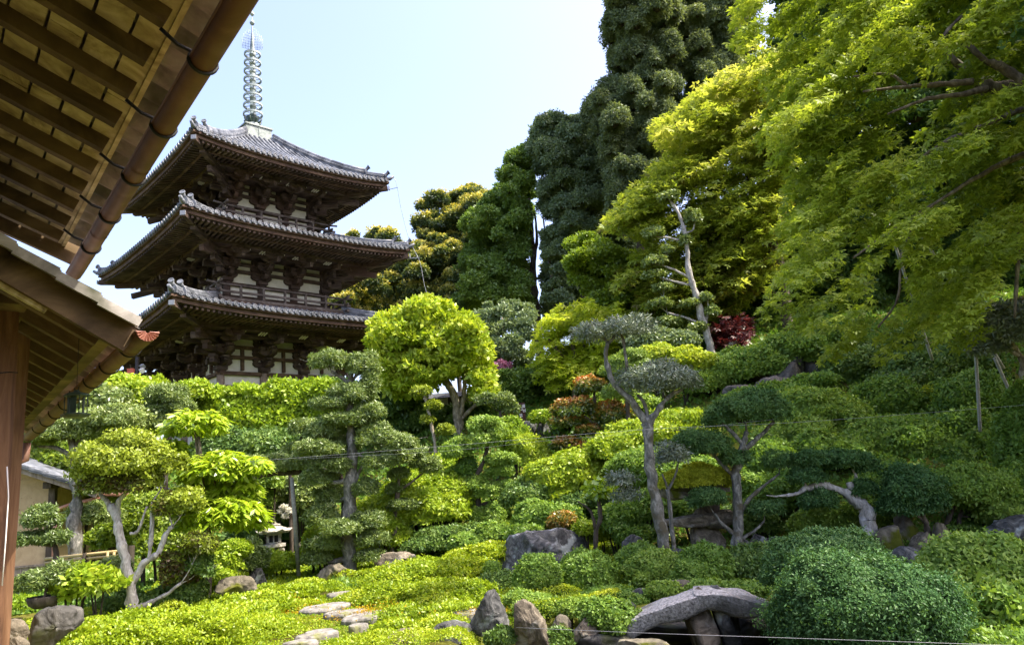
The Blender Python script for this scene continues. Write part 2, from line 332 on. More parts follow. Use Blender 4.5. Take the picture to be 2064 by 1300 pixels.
def spray(c, rad, n, L, tilt, thick=.1, hue=0., vrand=.5):
    """a flat drooping fan of star-shaped maple leaves; tilt: unit-ish downhill direction"""
    g = rngs(); a = g.random(n) * 2 * math.pi; q = np.sqrt(g.random(n))
    tx = np.asarray(tilt, float); h = np.array([tx[0], tx[1], 0]); h /= np.linalg.norm(h) + 1e-9; s = np.array([-h[1], h[0], 0])
    along = q * np.cos(a) * rad; side = q * np.sin(a) * rad * .75
    P = c + along[:, None] * tx / np.linalg.norm(tx) + side[:, None] * s + np.stack([0 * a, 0 * a, -.25 * (q ** 2) * rad + thick * g.normal(size=n)], 1)
    T = tx * .8 + s * np.sin(a)[:, None] * .9 + g.normal(size=(n, 3)) * .35; T[:, 2] -= .25; T /= np.linalg.norm(T, axis=1)[:, None]
    N_ = np.array([0, 0, 1]) + g.normal(size=(n, 3)) * .42
    B = np.cross(T, N_); B /= np.linalg.norm(B, axis=1)[:, None]
    v = np.clip(.5 + hue + vrand * (g.random(n) - .5) + .2 * g.normal() * .5, 0, 1)
    return star(P, T, B, L * (.7 + .6 * g.random(n)), v)
def core(c, r, k=.7, lump=.13, freq=2.0, flat=1.0):
    u = np.linspace(0, 2 * np.pi, 15)[:-1]; w = np.linspace(-np.pi / 2, np.pi / 2, 9)
    d = np.array([[(math.cos(b) * math.cos(a), math.cos(b) * math.sin(a), math.sin(b)) for a in u] for b in w]).reshape(-1, 3)
    d2 = d.copy(); d2[:, 2] = np.where(d[:, 2] < 0, d[:, 2] * flat, d[:, 2])
    P = c + d2 * np.asarray(r) * k * (1 + .8 * lump * fbm(d * freq + 3, 5))[:, None]
    q = [(i * 14 + j, i * 14 + (j + 1) % 14, (i + 1) * 14 + (j + 1) % 14, (i + 1) * 14 + j) for i in range(8) for j in range(14)]
    return P, np.array(q)
def leafmesh(name, parts, mat, parent=None, cores=(), coremat=None):
    Q = np.concatenate([p[0] for p in parts]); v = np.concatenate([p[1] for p in parts]); n = len(Q)
    V = [Q.reshape(-1, 3)]; F_ = [np.arange(4 * n).reshape(-1, 4)]; k = 4 * n; mi = [np.zeros(n)]
    for P, q in cores:
        V.append(P); F_.append(q + k); k += len(P); mi.append(np.ones(len(q)))
    F_ = np.concatenate(F_); mi = np.concatenate(mi)
    me = raw_mesh(name, np.concatenate(V), [F_], [mat, coremat or M['twig']], midx=mi, smooth=False, v=np.concatenate([v, np.zeros(len(F_) - n)]))
    return new_obj(name, me, parent)
DENS, LPK = 1.0, .78
def pxblob(e, Y, lp, cov=1.0, df=.85, **kw):
    """ellipse in photo pixels (cx, cy, rx, ry[, dY]) -> leaves and core"""
    lp = lp * LPK if lp < 12.5 else lp
    cx, cy, rx, ry = e[:4]; y = Y + (e[4] if len(e) > 4 else 0)
    c = at(cx, cy, y); m = np.linalg.norm(c - CAMP) / F
    r = np.array([rx * m, max(rx, ry) * m * df, ry * m])
    asp = kw.get('asp', .5)
    n = int(DENS * cov * 2.6 * rx * ry * (81 / lp ** 2) * (.5 / asp) ** .8) + 12
    lump = kw.get('lump', .2); fl = kw.get('flat', 1.0)
    return blob(c, r, n, lp * m, **kw), (c, r, lump, fl)
def bush(name, label, cat, ells, Y, mat, lp=10, cov=1.0, group=None, stems=True, corek=.68, **kw):
    ps, cs = [], []
    for e in ells:
        gj = rngs(); kj = dict(kw); kj['hue'] = kj.get('hue', 0) + gj.uniform(-.07, .07)
        q, (c, r, lump, fl) = pxblob(e, Y, lp, cov, **kj); ps.append(q)
        cs.append(core(c, r, corek, lump, flat=fl))
        if stems:
            gz = G(c[0], c[1]) - .1; bz = c[2] - r[2] * .5 * fl
            if bz > gz + .05:
                mb = MB(); g = rngs()
                for k in range(3):
                    o = (g.random(2) - .5) * r[0] * .5
                    mb.tube([(c[0] + o[0] * .3, c[1] + o[1] * .3, gz), (c[0] + o[0] * .8, c[1] + o[1] * .8, (gz + bz) / 2), (c[0] + o[0] * 1.5, c[1] + o[1] * 1.5, bz + .1)], np.array([1, .8, .6]) * max(.02, r[0] * .05), 6, cap=False)
                cs.append((np.concatenate(mb.V), np.array(mb.Q)))
    o = leafmesh(name, ps, M[mat], None, cs)
    return tag(o, label, cat, group)
def limb(name, pts, mat, parent=None, k=5, rough=.12, n=8):
    """pts: (x,y,z,r)"""
    pts = np.asarray(pts, float); q = spline(pts, k)
    g = rngs(); rr = np.clip(q[:, 3] * .86, .004, None) * (1 + rough * g.normal(size=len(q)))
    q[1:-1, :3] += g.normal(size=(len(q) - 2, 3)) * rr[1:-1, None] * .12
    return MB().tube(q[:, :3], rr, n).build(name, mat, parent)
def pl(pts, Y):
    """photo polyline (px, py, radius_px[, dY]) -> world points with radius"""
    o = []
    for p in pts:
        y = Y + (p[3] if len(p) > 3 else 0); w = at(p[0], p[1], y); o.append((*w, p[2] * np.linalg.norm(w - CAMP) / F))
    return o
def rooted(pts, Y):
    o = pl(pts, Y); x, y, z, r = o[0]; gz = G(x, y)
    if z > gz - .05: o.insert(0, (x, y, gz - .15, r * 1.15))
    return o
def tree(name, label, cat, Y, trunk, branches, pads, mat, bark, lp=9, cov=1.0, group=None, pad='foliage_pad', corek=.45, autobranch=True, **kw):
    """trained garden tree: trunk, branches and every foliage pad its own part"""
    tp = rooted(trunk, Y); base = tp[0]
    root = empty(name, (base[0], base[1], base[2]), 0, label, cat, group)
    inv = np.array([base[0], base[1], base[2], 0.])
    loc = lambda P: [tuple(np.asarray(p) - inv) for p in P]
    limb('trunk', loc(tp), M[bark], root)
    bl = []
    for b in branches:
        w = pl(b, Y); bl += w; limb('branch', loc(w), M[bark], root)
    allp = spline(np.array(tp), 6); 
    if bl: allp = np.vstack([allp, np.array(bl)])
    for e in pads:
        kk = dict(kw); m = mat; kk.setdefault('shell', .45); kk.setdefault('kamp', .3); kk.setdefault('stray', .1)
        if len(e) > 5: kk.update(e[5] if isinstance(e[5], dict) else {}); m = kk.pop('mat', mat)
        q, (c, r, lump, fl) = pxblob(e[:5], Y, kk.pop('lp', lp), kk.pop('cov', cov), **kk)
        cc = core(c, r, corek, lump, flat=fl)
        q = (q[0] - inv[:3], q[1]); cc = (cc[0] - inv[:3], cc[1])
        leafmesh(pad, [q], M[m], root, [cc])
        if autobranch:
            d = np.linalg.norm(allp[:, :3] - c, axis=1) + np.where(allp[:, 2] > c[2] + .1, .6, 0); j = int(np.argmin(d)); s0 = allp[j]
            if d[j] > r[0] * .5:
                bot = c - np.array([0, 0, r[2] * .35]); mid = (s0[:3] + bot) / 2 + np.array([0, 0, -.06 * d[j]])
                rb = min(max(.012, s0[3] * .4), .08)
                mb = MB(); q_ = spline(np.array(loc([(*s0[:3], rb), (*mid, rb * .8), (*bot, rb * .5)])), 4); mb.tube(q_[:, :3], q_[:, 3], 6)
                g_ = rngs(); b_ = bot - inv[:3]
                for _ in range(7):
                    e_ = b_ + np.array([g_.normal() * r[0] * .55, g_.normal() * r[1] * .45, r[2] * (.1 + .5 * g_.random())]); m_ = b_ * .45 + e_ * .55 + np.array([0, 0, -.12 * r[2]])
                    s_ = q_[-1 - int(g_.integers(0, 4)), :3]; mb.tube([s_, m_, e_], [rb * .4, rb * .3, .004], 5, cap=False)
                mb.build('branch', M[bark], root)
    return root
def inside(poly, x, y):
    c = False; n = len(poly); j = n - 1
    for i in range(n):
        (xi, yi), (xj, yj) = poly[i], poly[j]
        if (yi > y) != (yj > y) and x < (xj - xi) * (y - yi) / (yj - yi + 1e-9) + xi: c = not c
        j = i
    return c
def edge_d(poly, x, y):
    P = np.array(poly, float); Q = np.roll(P, -1, 0); d = Q - P; w = np.array([x, y]) - P
    t = np.clip(np.sum(w * d, 1) / (np.sum(d * d, 1) + 1e-9), 0, 1)
    return np.min(np.linalg.norm(w - d * t[:, None], axis=1))
def scatter(poly, n, rp, seed, edge=.7, minsep=.5):
    """clump centres filling a photo outline"""
    g = random.Random(seed); xs = [p[0] for p in poly]; ys = [p[1] for p in poly]; out = []; tries = 0
    while len(out) < n and tries < n * 60:
        tries += 1
        x, y = g.uniform(min(xs), max(xs)), g.uniform(min(ys), max(ys))
        if not inside(poly, x, y): continue
        r = g.uniform(*rp); e = edge_d(poly, x, y)
        if e < r * edge: r = e / edge
        if r < rp[0] * .55: continue
        if any((x - a) ** 2 + (y - b) ** 2 < (minsep * (r + c)) ** 2 for a, b, c, _ in out) and g.random() < .8: continue
        out.append((x, y, r, e))
    return out
def wildtree(name, label, cat, Y, poly, n, rp, mat, bark, trunk=(), limbs=(), lp=9, cov=.8, th=1.6, group=None, ry=.8, seed=None, cores=.42, wild=.66, **kw):
    """free-growing tree: crown of many leaf clumps filling an outline, plus trunk and limbs"""
    sd = seed or _seed[0]; g = random.Random(sd)
    bx = sum(p[0] for p in poly) / len(poly)
    if not trunk:
        yb = max(p[1] for p in poly); trunk = [(bx, yb + 30, rp[1] * .12), (bx, yb - 40, rp[1] * .1), (bx + 5, sum(p[1] for p in poly) / len(poly), rp[1] * .05)]
    tp = rooted(trunk, Y); base = tp[0]; inv = np.array([*base[:3], 0.])
    root = empty(name, base[:3], 0, label, cat, group)
    loc = lambda P: [tuple(np.asarray(p) - inv) for p in P]
    limb('trunk', loc(tp), M[bark], root)
    for b in limbs: limb('branch', loc(pl(b, Y)), M[bark], root)
    ps, cs = [], []
    kw.setdefault('lump', .45); kw.setdefault('shell', .85); kw.setdefault('knobs', 12); kw.setdefault('stray', .25); kw.setdefault('kamp', .14); kw.setdefault('out', .6); kw.setdefault('cull', .55)
    n, rp = int(n * wild ** -1.7), (rp[0] * wild, rp[1] * wild)
    for (x, y, r, e) in scatter(poly, n, rp, sd):
        dy = g.uniform(-1, 1) * th * min(1, e / (rp[1] * 1.2) + .25)
        q, (c, rr, lump, fl) = pxblob((x, y, r, r * ry, dy), Y, lp, cov, **kw)
        ps.append((q[0] - inv[:3], np.clip(q[1] + g.uniform(-.1, .1), 0, 1)))
        if cores: cc = core(c, rr, cores, .25); cs.append((cc[0] - inv[:3], cc[1]))
    leafmesh('crown', ps, M[mat], root, cs)
    return root
def maple(name, label, cat, Y, poly, n, rp, mat, bark, trunk, limbs=(), lp=13, per=1.0, th=1.2, tilt=(-.5, -.35, -.45), group=None, seed=5, hue=0., thick=.08, toplit=0., boughs=None):
    g = random.Random(seed); tp = rooted(trunk, Y); base = tp[0]; inv = np.array([*base[:3], 0.])
    root = empty(name, base[:3], 0, label, cat, group); loc = lambda P: [tuple(np.asarray(p) - inv) for p in P]
    limb('trunk', loc(tp), M[bark], root)
    for b in limbs: limb('branch', loc(pl(b, Y)), M[bark], root, n=7)
    ys = [p[1] for p in poly]; ps = []
    if boughs:
        nb, bl, br = boughs; pts = []
        for (x, y, r, e) in scatter(poly, nb, (br, br), seed + 1, edge=.3, minsep=.95):
            a = math.radians(g.uniform(22, 62)); L = g.uniform(*bl); dy = g.uniform(-1, 1) * th; h = g.uniform(-.2, .16)
            for k in range(int(L / 15)):
                t = k * 15 / L - .5; q = g.gauss(0, .32) * br * (1.15 - abs(t))
                xx, yy = x - math.cos(a) * t * L + math.sin(a) * q, y + math.sin(a) * t * L * 1.0 + math.cos(a) * q
                rr = g.uniform(*rp) * (1.1 - .5 * (t + .5))
                if not inside(poly, xx, yy) or edge_d(poly, xx, yy) < rr * .35: continue
                pts.append((xx, yy, rr, dy + .5 * t, h))
        for (x, y, r, dy, h) in pts:
            c = at(x, y, Y + dy + g.uniform(-.15, .15)); m = np.linalg.norm(c - CAMP) / F
            t = np.array(tilt) + np.array([g.uniform(-.2, .2), g.uniform(-.2, .2), g.uniform(-.12, .12)])
            q = spray(c, r * m, int(per * 2.6 * r * r * .5 / (lp * lp * .16)) + 4, lp * m, t, thick, hue + h + g.uniform(-.08, .08))
            ps.append((q[0] - inv[:3], q[1]))
        n = 0
    for (x, y, r, e) in scatter(poly, n, rp, seed, edge=.75, minsep=.33):
        yy = Y + g.uniform(-1, 1) * th; c = at(x, y, yy); m = np.linalg.norm(c - CAMP) / F
        t = np.array(tilt) + np.array([g.uniform(-.35, .35), g.uniform(-.3, .3), g.uniform(-.12, .12)])
        h = hue + g.uniform(-.13, .13) + toplit * (.5 - (y - min(ys)) / (max(ys) - min(ys)))  # sunlight on the crown top put into the leaf colour
        q = spray(c, r * m, int(per * 2.6 * r * r * .5 / (lp * lp * .16)) + 6, lp * m, t, thick, h)
        ps.append((q[0] - inv[:3], q[1]))
    leafmesh('crown', ps, M[mat], root)
    return root

# ------------------------------------------------------------------ rocks
def rockmesh(c, r, seed, cuts=5, rz=0., det=26, amp=.22):
    g = np.random.default_rng(seed)
    u = np.linspace(0, 2 * np.pi, det * 2 + 1)[:-1]; w = np.linspace(-np.pi / 2, np.pi / 2, det)
    d = np.stack([(np.cos(w)[:, None] * np.cos(u)), (np.cos(w)[:, None] * np.sin(u)), np.sin(w)[:, None] + 0 * u], -1).reshape(-1, 3)
    k = np.ones(len(d)) * 1.25
    for _ in range(cuts + 6):
        n = g.normal(size=3); n /= np.linalg.norm(n); h = .62 + .36 * g.random()
        q = d @ n; k = np.where(q > 1e-3, np.minimum(k, h / np.maximum(q, 1e-3)), k)
    k = k * (1 + amp * .5 * fbm(d * 1.6, seed) + amp * .35 * fbm(d * 5, seed + 3) + amp * .12 * fbm(d * 16, seed + 5, 2))
    P = d * k[:, None] * np.asarray(r)
    a = rz; P = np.stack([P[:, 0] * math.cos(a) - P[:, 1] * math.sin(a), P[:, 0] * math.sin(a) + P[:, 1] * math.cos(a), P[:, 2]], 1)
    m = det * 2
    q = np.array([(i * m + j, i * m + (j + 1) % m, (i + 1) * m + (j + 1) % m, (i + 1) * m + j) for i in range(det - 1) for j in range(m)])
    return P + np.asarray(c), q
def rock(label, cx, cy, rx, ry, Y, mat='rock', seed=1, name='boulder', group=None, df=.75, parent=None, **kw):
    c = at(cx, cy, Y); m = np.linalg.norm(c - CAMP) / F
    P, q = rockmesh((0, 0, 0), (rx * m, rx * m * df, ry * m), seed, **kw)
    o = new_obj(name, raw_mesh(name, P, [q], [M[mat]], smooth=True), parent); o.location = c
    return tag(o, label, 'rock', group)
def rock_outline(label, poly, Y, depth, mat='rock', seed=1, name='boulder', group=None, amp=.1, sink=.25, facet=.16):
    """rock whose front outline follows the photo; rounded through a real thickness"""
    p = np.array(poly, float); q = spline(np.vstack([p, p[:1]]), 9)[:-1]
    cen = p.mean(0); W0 = np.array([at(*a, Y) for a in q]); c = at(*cen, Y)
    fwd = c - CAMP; fwd[2] = 0; fwd /= np.linalg.norm(fwd)
    n = len(q); rings = []
    lv = np.linspace(-np.pi / 2, np.pi / 2, 33)
    for t in lv:
        k = max(math.cos(t), .02) ** .75; o = math.sin(t) * depth * .5
        rings.append(c + (W0 - c) * k + fwd * o)
    P = np.array(rings); P2 = P.reshape(-1, 3); sc = np.linalg.norm(W0 - c, axis=1).mean()
    d = (P2 - c) / sc
    N_ = d / (np.linalg.norm(d, axis=1)[:, None] + 1e-6)
    g = np.random.default_rng(seed); lat = np.cross(fwd, zH) if False else np.array([fwd[1], -fwd[0], 0])
    for _ in range(9):
        pn = -fwd * (.55 + .5 * g.random()) + lat * g.normal() * .32 + np.array([0, 0, .15 + .28 * g.normal()]); pn /= np.linalg.norm(pn)
        hh = (.30 + .32 * g.random()); ex = np.maximum(0, d @ pn - hh); d = d - ex[:, None] * pn * .92
    P2 = c + d * sc; N_ = d / (np.linalg.norm(d, axis=1)[:, None] + 1e-6)
    dsp = .05 * np.abs(vnoise(d * 4.5, seed + 7)) + facet * np.abs(vnoise(d * 1.5, seed)) + amp * fbm(d * 3.5, seed + 2) + amp * .45 * fbm(d * 11, seed + 4, 2)
    P2 = P2 - N_ * (dsp - .03)[:, None] * sc
    m = len(lv)
    f = np.array([(i * n + j, i * n + (j + 1) % n, (i + 1) * n + (j + 1) % n, (i + 1) * n + j) for i in range(m - 1) for j in range(n)])
    me = raw_mesh(name, P2 - c, [f], [M[mat]], smooth=True); o = new_obj(name, me); o.location = c
    return tag(o, label, 'rock', group)

# ------------------------------------------------------------------ pagoda
def pagoda():
    C = (-13.69, 38.0); R4 = math.pi / 4
    root = empty('pagoda', (C[0], C[1], 0), R4, 'dark three-storey wooden pagoda with grey tiled roofs and a tall bronze spire', 'pagoda')
    def roof(a, ztip, zmid, ain, zin, wall, pur, zpur):
        lift = ztip - zmid
        def Sf(s, t):
            w = a + (ain - a) * t
            return np.array([s * w, -w, zmid + (zin - zmid) * (.62 * t + .38 * t * t) + lift * abs(s) ** 2.6 * (1 - t) ** 1.6 - .0])
        # tiles
        mb = MB(); ns, nt_ = 41, 12
        mb.grid([[Sf(s, t) for t in np.linspace(0, 1, nt_)] for s in np.linspace(-1, 1, ns)], flip=True)
        sp_ = .285; k = int((a - .1) / sp_)
        for i in range(-k, k + 1):
            x = i * sp_; tm = min(1.0, (a - abs(x) - .08) / (a - ain))
            if tm <= .02: continue
            pts = []
            for t in np.linspace(0, tm, 9):
                w = a + (ain - a) * t; pts.append(Sf(x / w, t) + np.array([0, 0, .025]))
            pts[0] = pts[0] + np.array([0, -.07, 0])
            mb.tube(pts, .082, 8, cap=False)
        mb.rot4(); tiles = mb.build('roof_tiles', M['tile'], root)
        mb = MB()
        for i in range(-k, k + 1):
            x = i * sp_; p = Sf(x / a, 0) + np.array([0, -.085, .025])
            mb.lathe(p, [(.102, -.035), (.104, .03), (.085, .032), (.08, .012), (.045, .012), (.04, .03)], 12, ax=((1, 0, 0), (0, 0, 1), (0, -1, 0)))
            q = Sf((x + sp_ / 2) / a, 0) + np.array([0, -.03, -.06])       # flat eave tile lip
            if abs(i) < k: mb.box(q, (sp_ - .17, .05, .075))
        ro = mb.build('eave_end_tile_row', M['tile'], root)
        for q in (1, 2, 3):
            r2 = ro.copy(); S.collection.objects.link(r2); r2.parent = root; r2.rotation_euler = (0, 0, q * math.pi / 2)
        # fascia and soffit
        mb = MB(); ss = np.linspace(-1, 1, 41)
        e = [Sf(s, 0) for s in ss]
        for o0, z0, z1 in ((-.02, -.05, -.14), (.10, -.14, -.33)):
            rows = []
            for dy, dz in ((o0, z0), (o0, z1), (o0 + .12, z1)):
                rows.append([p + np.array([-(dy) * (1 if s > 0 else -1) * abs(s), dy, dz]) for s, p in zip(ss, e)])
            mb.grid(rows, smooth=False)
        mb.rot4(); mb.build('eave_board', M['redwood'], root)
        def und(x, o):      # underside height at distance o out from the centre
            f = np.clip((o - pur) / (a - pur), -1, 1); s = x / max(o, .01)
            ze = zmid - .33 + lift * min(1, abs(s)) ** 2.6 * np.clip((o - pur * .9) / (a - pur * .9), 0, 1)
            return (zpur + .22) + (ze - zpur - .22) * f + (.07 if f < .55 else 0)
        mb = MB()
        for s0 in (0,):
            rows = [[(s * o, -o, und(s * o, o) + .02) for s in ss] for o in np.linspace(wall, a - .12, 10)]
            mb.grid(rows, smooth=False)
        mb.rot4(); mb.build('soffit', M['oldwood'], root)
        mb = MB(); mid = pur + (a - pur) * .52; kk = int((a - .3) / .235)
        for i in range(-kk, kk + 1):
            x = (i + .5) * .235
            for (o0, o1, h) in ((a - .17, max(mid - .25, abs(x) + .12), .11), (mid, max(wall, abs(x) + .12), .13)):
                if o0 - o1 < .15: continue
                mb.beam((x, -o0, und(x, o0) - h * .5 - .0), (x, -o1, und(x, o1) - h * .5), .105, h)
        mb.rot4(); mb.build('rafters', M['oldwood'], root)
        mb = MB()
        rows = [(-mid - .03, 0.0), (-mid - .03, -.17), (-mid + .1, -.17)]
        mb.grid([[(s * mid, dy, und(s * mid, mid) + dz + .02) for s in ss] for dy, dz in rows], smooth=False)
        mb.rot4(); mb.build('rafter_end_board', M['redwood'], root)
        # corner beams and ridges
        for q in range(4):
            ca, sa = math.cos(q * math.pi / 2), math.sin(q * math.pi / 2)
            rt = lambda p: np.array([p[0] * ca - p[1] * sa, p[0] * sa + p[1] * ca, p[2]])
            mb = MB(); zt_ = und(a, a)
            mb.beam(rt((wall, -wall, zpur - .05)), rt((mid + .2, -mid - .2, und(mid, mid) - .22)), .24, .3)
            mb.beam(rt((mid - .3, -mid + .3, und(mid, mid) - .12)), rt((a - .06, -a + .06, zt_ - .10)), .2, .26)
            cb = mb.build('corner_beam', M['oldwood'], root)
            d = rt((.707, -.707, 0)); sdv = rt((.707, .707, 0))
            MB().box(rt((a - .0, -a + .0, zt_ - .10)), (.05, .23, .2), (d, sdv, (0, 0, 1))).build('metal_cap', M['grey'], cb)
            mb = MB()
            for (t0, t1, h, w) in ((1.0, .20, .34, .24), (.235, .03, .2, .2)):
                P_ = []
                for t in np.linspace(t0, t1, 9):
                    p = Sf(1, t); up = .10 * max(0, (.3 - t)) ** 1 if h > .3 else .06 * (1 - t / t0)
                    P_.append(rt(p + np.array([0, 0, h * .5 + .02 + up * 1.2])))
                for A_, B_ in zip(P_[:-1], P_[1:]): mb.beam(A_, B_ + (B_ - A_) * .03, w, h)
                top = [p + np.array([0, 0, h * .5 + .04]) for p in P_]
                mb.tube(top, .085, 8)
                for dz in (.12, -.05): mb.tube([p + sdv * w * .5 + np.array([0, 0, dz * h]) for p in P_], .03, 5); mb.tube([p - sdv * w * .5 + np.array([0, 0, dz * h]) for p in P_], .03, 5)
                end = P_[-1]
                ax = (sdv, np.array([0, 0, 1.]), d)
                ol = [(-.2, -.24), (.2, -.24), (.22, .0), (.14, .18), (.07, .26), (-.07, .26), (-.14, .18), (-.22, .0)]
                mb.prism([(x_ * (1.0 if h > .3 else .85), y_ * (1.0 if h > .3 else .85)) for x_, y_ in ol], .09, end + d * .06, *ax)
                mb.tube([end + np.array([0, 0, h * .45]) - d * .3, end + np.array([0, 0, h * .6]) + d * .05, end + np.array([0, 0, h * .6 + .16]) + d * .2], [.085, .09, .1], 10)
                mb.lathe(end + np.array([0, 0, h * .6 + .17]) + d * .21, [(.125, -.03), (.125, .03), (.09, .03), (.08, .015)], 12, ax=(sdv, np.cross(d * .85 + np.array([0, 0, .5]), sdv), (d * .85 + np.array([0, 0, .5]))))
            mb.tube([rt(Sf(1, .05) + np.array([0, 0, .06])), rt(Sf(1, 0) + np.array([.05, -.05, .10])), rt(Sf(1, 0) + np.array([.2, -.2, .24]))], [.1, .1, .07], 8)
            mb.build('corner_ridge', M['tile'], root)
        return Sf
    def body(wall, zfl, zcol, bays, pur, zpur, studs=False):
        """columns, plaster and stepped brackets of one storey; zcol = top of columns"""
        mb = MB()
        zt_ = zpur + .3; 
        mb.grid([[(-wall + .06, -wall + .06, z), (wall - .06, -wall + .06, z)] for z in (zfl, zt_)], smooth=False)
        mb.rot4(); mb.build('plaster_wall', M['plaster'], root)
        xs = np.linspace(-wall, wall, bays + 1)
        for q in range(4):
            ca, sa = math.cos(q * math.pi / 2), math.sin(q * math.pi / 2)
            rt = lambda x, o, z: np.array([x * ca + o * sa, x * sa - o * ca, z])
            for x in xs[:-1]:
                mb = MB(); p = rt(x, wall, zfl); mb.lathe(p, [(.19, 0), (.2, (zcol - zfl) * .4), (.17, zcol - zfl)], 14, smooth=True); mb.build('column', M['palewood'] if studs else M['oldwood'], root)
            A = (rt(1, 0, 0), rt(0, 1, 0), np.array([0, 0, 1.]))
            st = (pur - wall) / 3.0; h0 = (zpur - zcol - .30) / 3.0
            mb = MB()
            for z, o, h in ((zcol - .06, wall + .02, .16), (zcol + .30 + h0 * .85, wall + .0, .15), (zcol + .30 + h0 * 1.85, wall, .15), (zcol - .75, wall + .1, .2)):
                mb.box(rt(0, o, z), (2 * wall + .5 + .01 * q, .2, h), A)
            if studs:
                mb.box(rt(0, wall + .16, zcol - .98), (2 * wall + .7, .32, .17), A)
                for x in (xs[:-1] + xs[1:]) / 2: mb.box(rt(x, wall + .0, (zcol + zcol + h0 * 2.4) / 2 + .1), (.15, .14, h0 * 2.4), A)
            mb.build('tie_beam', M['redwood'] if studs else M['oldwood'], root)
            mb = MB()
            mb.box(rt(0, pur, zpur + .04), (2 * pur + .5, .2, .22 + .004 * q), A)
            mb.box(rt(0, wall + 2 * st, zcol + .3 + 2.55 * h0), (2 * (wall + 2 * st) + .4, .16, .16 + .004 * q), A)
            mb.build('eave_purlin', M['oldwood'], root)
            mb = MB()          # dark soffit boards between wall and purlin, with slim white ribs
            mb.grid([[rt(-(wall + .0), wall + .03, zpur - .16), rt((wall + .0), wall + .03, zpur - .16)], [rt(-pur, pur, zpur - .02), rt(pur, pur, zpur - .02)]], smooth=False)
            mb.build('soffit_board', M['oldwood'], root)
            mb = MB()
            for x in np.linspace(-wall, wall, bays * 2 + 1):
                for k in (-1, 0, 1):
                    xx = x + .42 + k * .13
                    if abs(xx) < wall + .4: mb.beam(rt(xx, wall + 2 * st + .06, zcol + .34 + 2.6 * h0), rt(xx, pur - .08, zpur - .08), .05, .05)
            mb.build('white_rib', M['plaster'], root)
            bx = [(-wall, True)] + [(x, False) for x in xs[1:-1]]
            for x, cor in bx:
                mb = MB()
                def arm(o, z, L=1.05, bl=True):
                    ol = [(-L / 2, .1), (-L / 2, -.02), (-L / 2 + .1, -.11), (-L / 2 + .3, -.16), (L / 2 - .3, -.16), (L / 2 - .1, -.11), (L / 2, -.02), (L / 2, .1)]
                    mb.prism(ol, .19, rt(x, o, z), A[0], A[2], A[1])
                    if bl:
                        for xx in (-L / 2 + .13, 0, L / 2 - .13):
                            mb.box(rt(x + xx, o, z + .21), (.27, .28, .11), A); mb.box(rt(x + xx, o, z + .13), (.2, .21, .07), A)
                mb.box(rt(x, wall, zcol + .16), (.5, .5, .2), A); mb.box(rt(x, wall, zcol + .04), (.36, .36, .12), A)
                for i in range(3):
                    z = zcol + .42 + i * h0
                    arm(wall + .0 + i * st, z, .86 + .2 * (i == 0))
                    if i: arm(wall + .01, z, 1.2 - .1 * i)
                    o1 = wall + (i + 1) * st + .16
                    ol = [(wall - .2, .1), (wall - .2, -.16), (o1 - .34, -.16), (o1 - .1, -.1), (o1, .02), (o1, .1)]
                    mb.prism(ol, .2, rt(x, 0, z), A[1], A[2], A[0])
                    mb.box(rt(x, o1 - .16, z + .2), (.28, .28, .12), A)
                arm(pur, zpur - .22, .9, True)
                mb.beam(rt(x, wall - .1, zpur - .10), rt(x, pur + .42, zpur - .52), .17, .24)       # tail rafter
                if cor:
                    dg = rt(-1, 1, 0); dg = dg / np.linalg.norm(dg)
                    for i in range(3):
                        o1 = (i + 1) * st * 1.414 + .25; z = zcol + .42 + i * h0
                        b0 = rt(x, wall, z); mb.beam(b0, b0 + dg * o1, .22, .25); mb.box(b0 + dg * (o1 - .15) + np.array([0, 0, .2]), (.34, .34, .14), (dg, np.cross(dg, (0, 0, 1)), (0, 0, 1)))
                    b0 = rt(x, wall, zpur - .1); mb.beam(b0, b0 + dg * (st * 3 * 1.414 + .75) + np.array([0, 0, -.5]), .2, .28)
                    for i in range(3):
                        b1 = rt(x, wall, zcol + .42 + i * h0) - A[0] * st * (i + .9)
                        mb.beam(rt(x, wall + .002, zcol + .42 + i * h0), b1 - A[0] * .2, .19, .24); mb.box(b1 + np.array([0, 0, .2]), (.28, .28, .12), A)
                mb.build('bracket_set', M['oldwood'], root)
    def balcony(hw, zfl, ztop):
        mb = MB(); mb.box((0, 0, zfl - .09), (2 * hw + .2, 2 * hw + .2, .14))
        mb.build('balcony_floor', M['oldwood'], root)
        for q in range(4):
            ca, sa = math.cos(q * math.pi / 2), math.sin(q * math.pi / 2)
            rt = lambda x, o, z: np.array([x * ca + o * sa, x * sa - o * ca, z])
            A = (rt(1, 0, 0), rt(0, 1, 0), np.array([0, 0, 1.]))
            mb = MB()
            mb.tube([rt(-hw - .5, hw, ztop + .06), rt(-hw, hw, ztop), rt(hw, hw, ztop), rt(hw + .5, hw, ztop + .06)], .055, 8)
            mb.box(rt(0, hw, zfl + (ztop - zfl) * .55), (2 * hw + .75, .09, .10 + .004 * q), A)
            mb.box(rt(0, hw, zfl + .06), (2 * hw + .75, .14, .13 + .004 * q), A)
            for x in np.linspace(-hw, hw, 7)[:-1]: mb.box(rt(x, hw, (zfl + ztop) / 2 - .02), (.1, .1, ztop - zfl - .02), A)
            mb.build('balcony_railing', M['railwood'], root)
    # lower, middle, upper storey
    body(3.15, 4.1, 8.0, 3, 4.7, 9.75, True); roof(6.62, 10.52, 10.22, 3.3, 11.35, 3.15, 4.7, 9.68)
    body(2.65, 11.3, 12.5, 3, 4.15, 13.95, False); balcony(3.42, 11.42, 12.18); roof(6.00, 14.72, 14.44, 2.7, 15.65, 2.65, 4.15, 13.85)
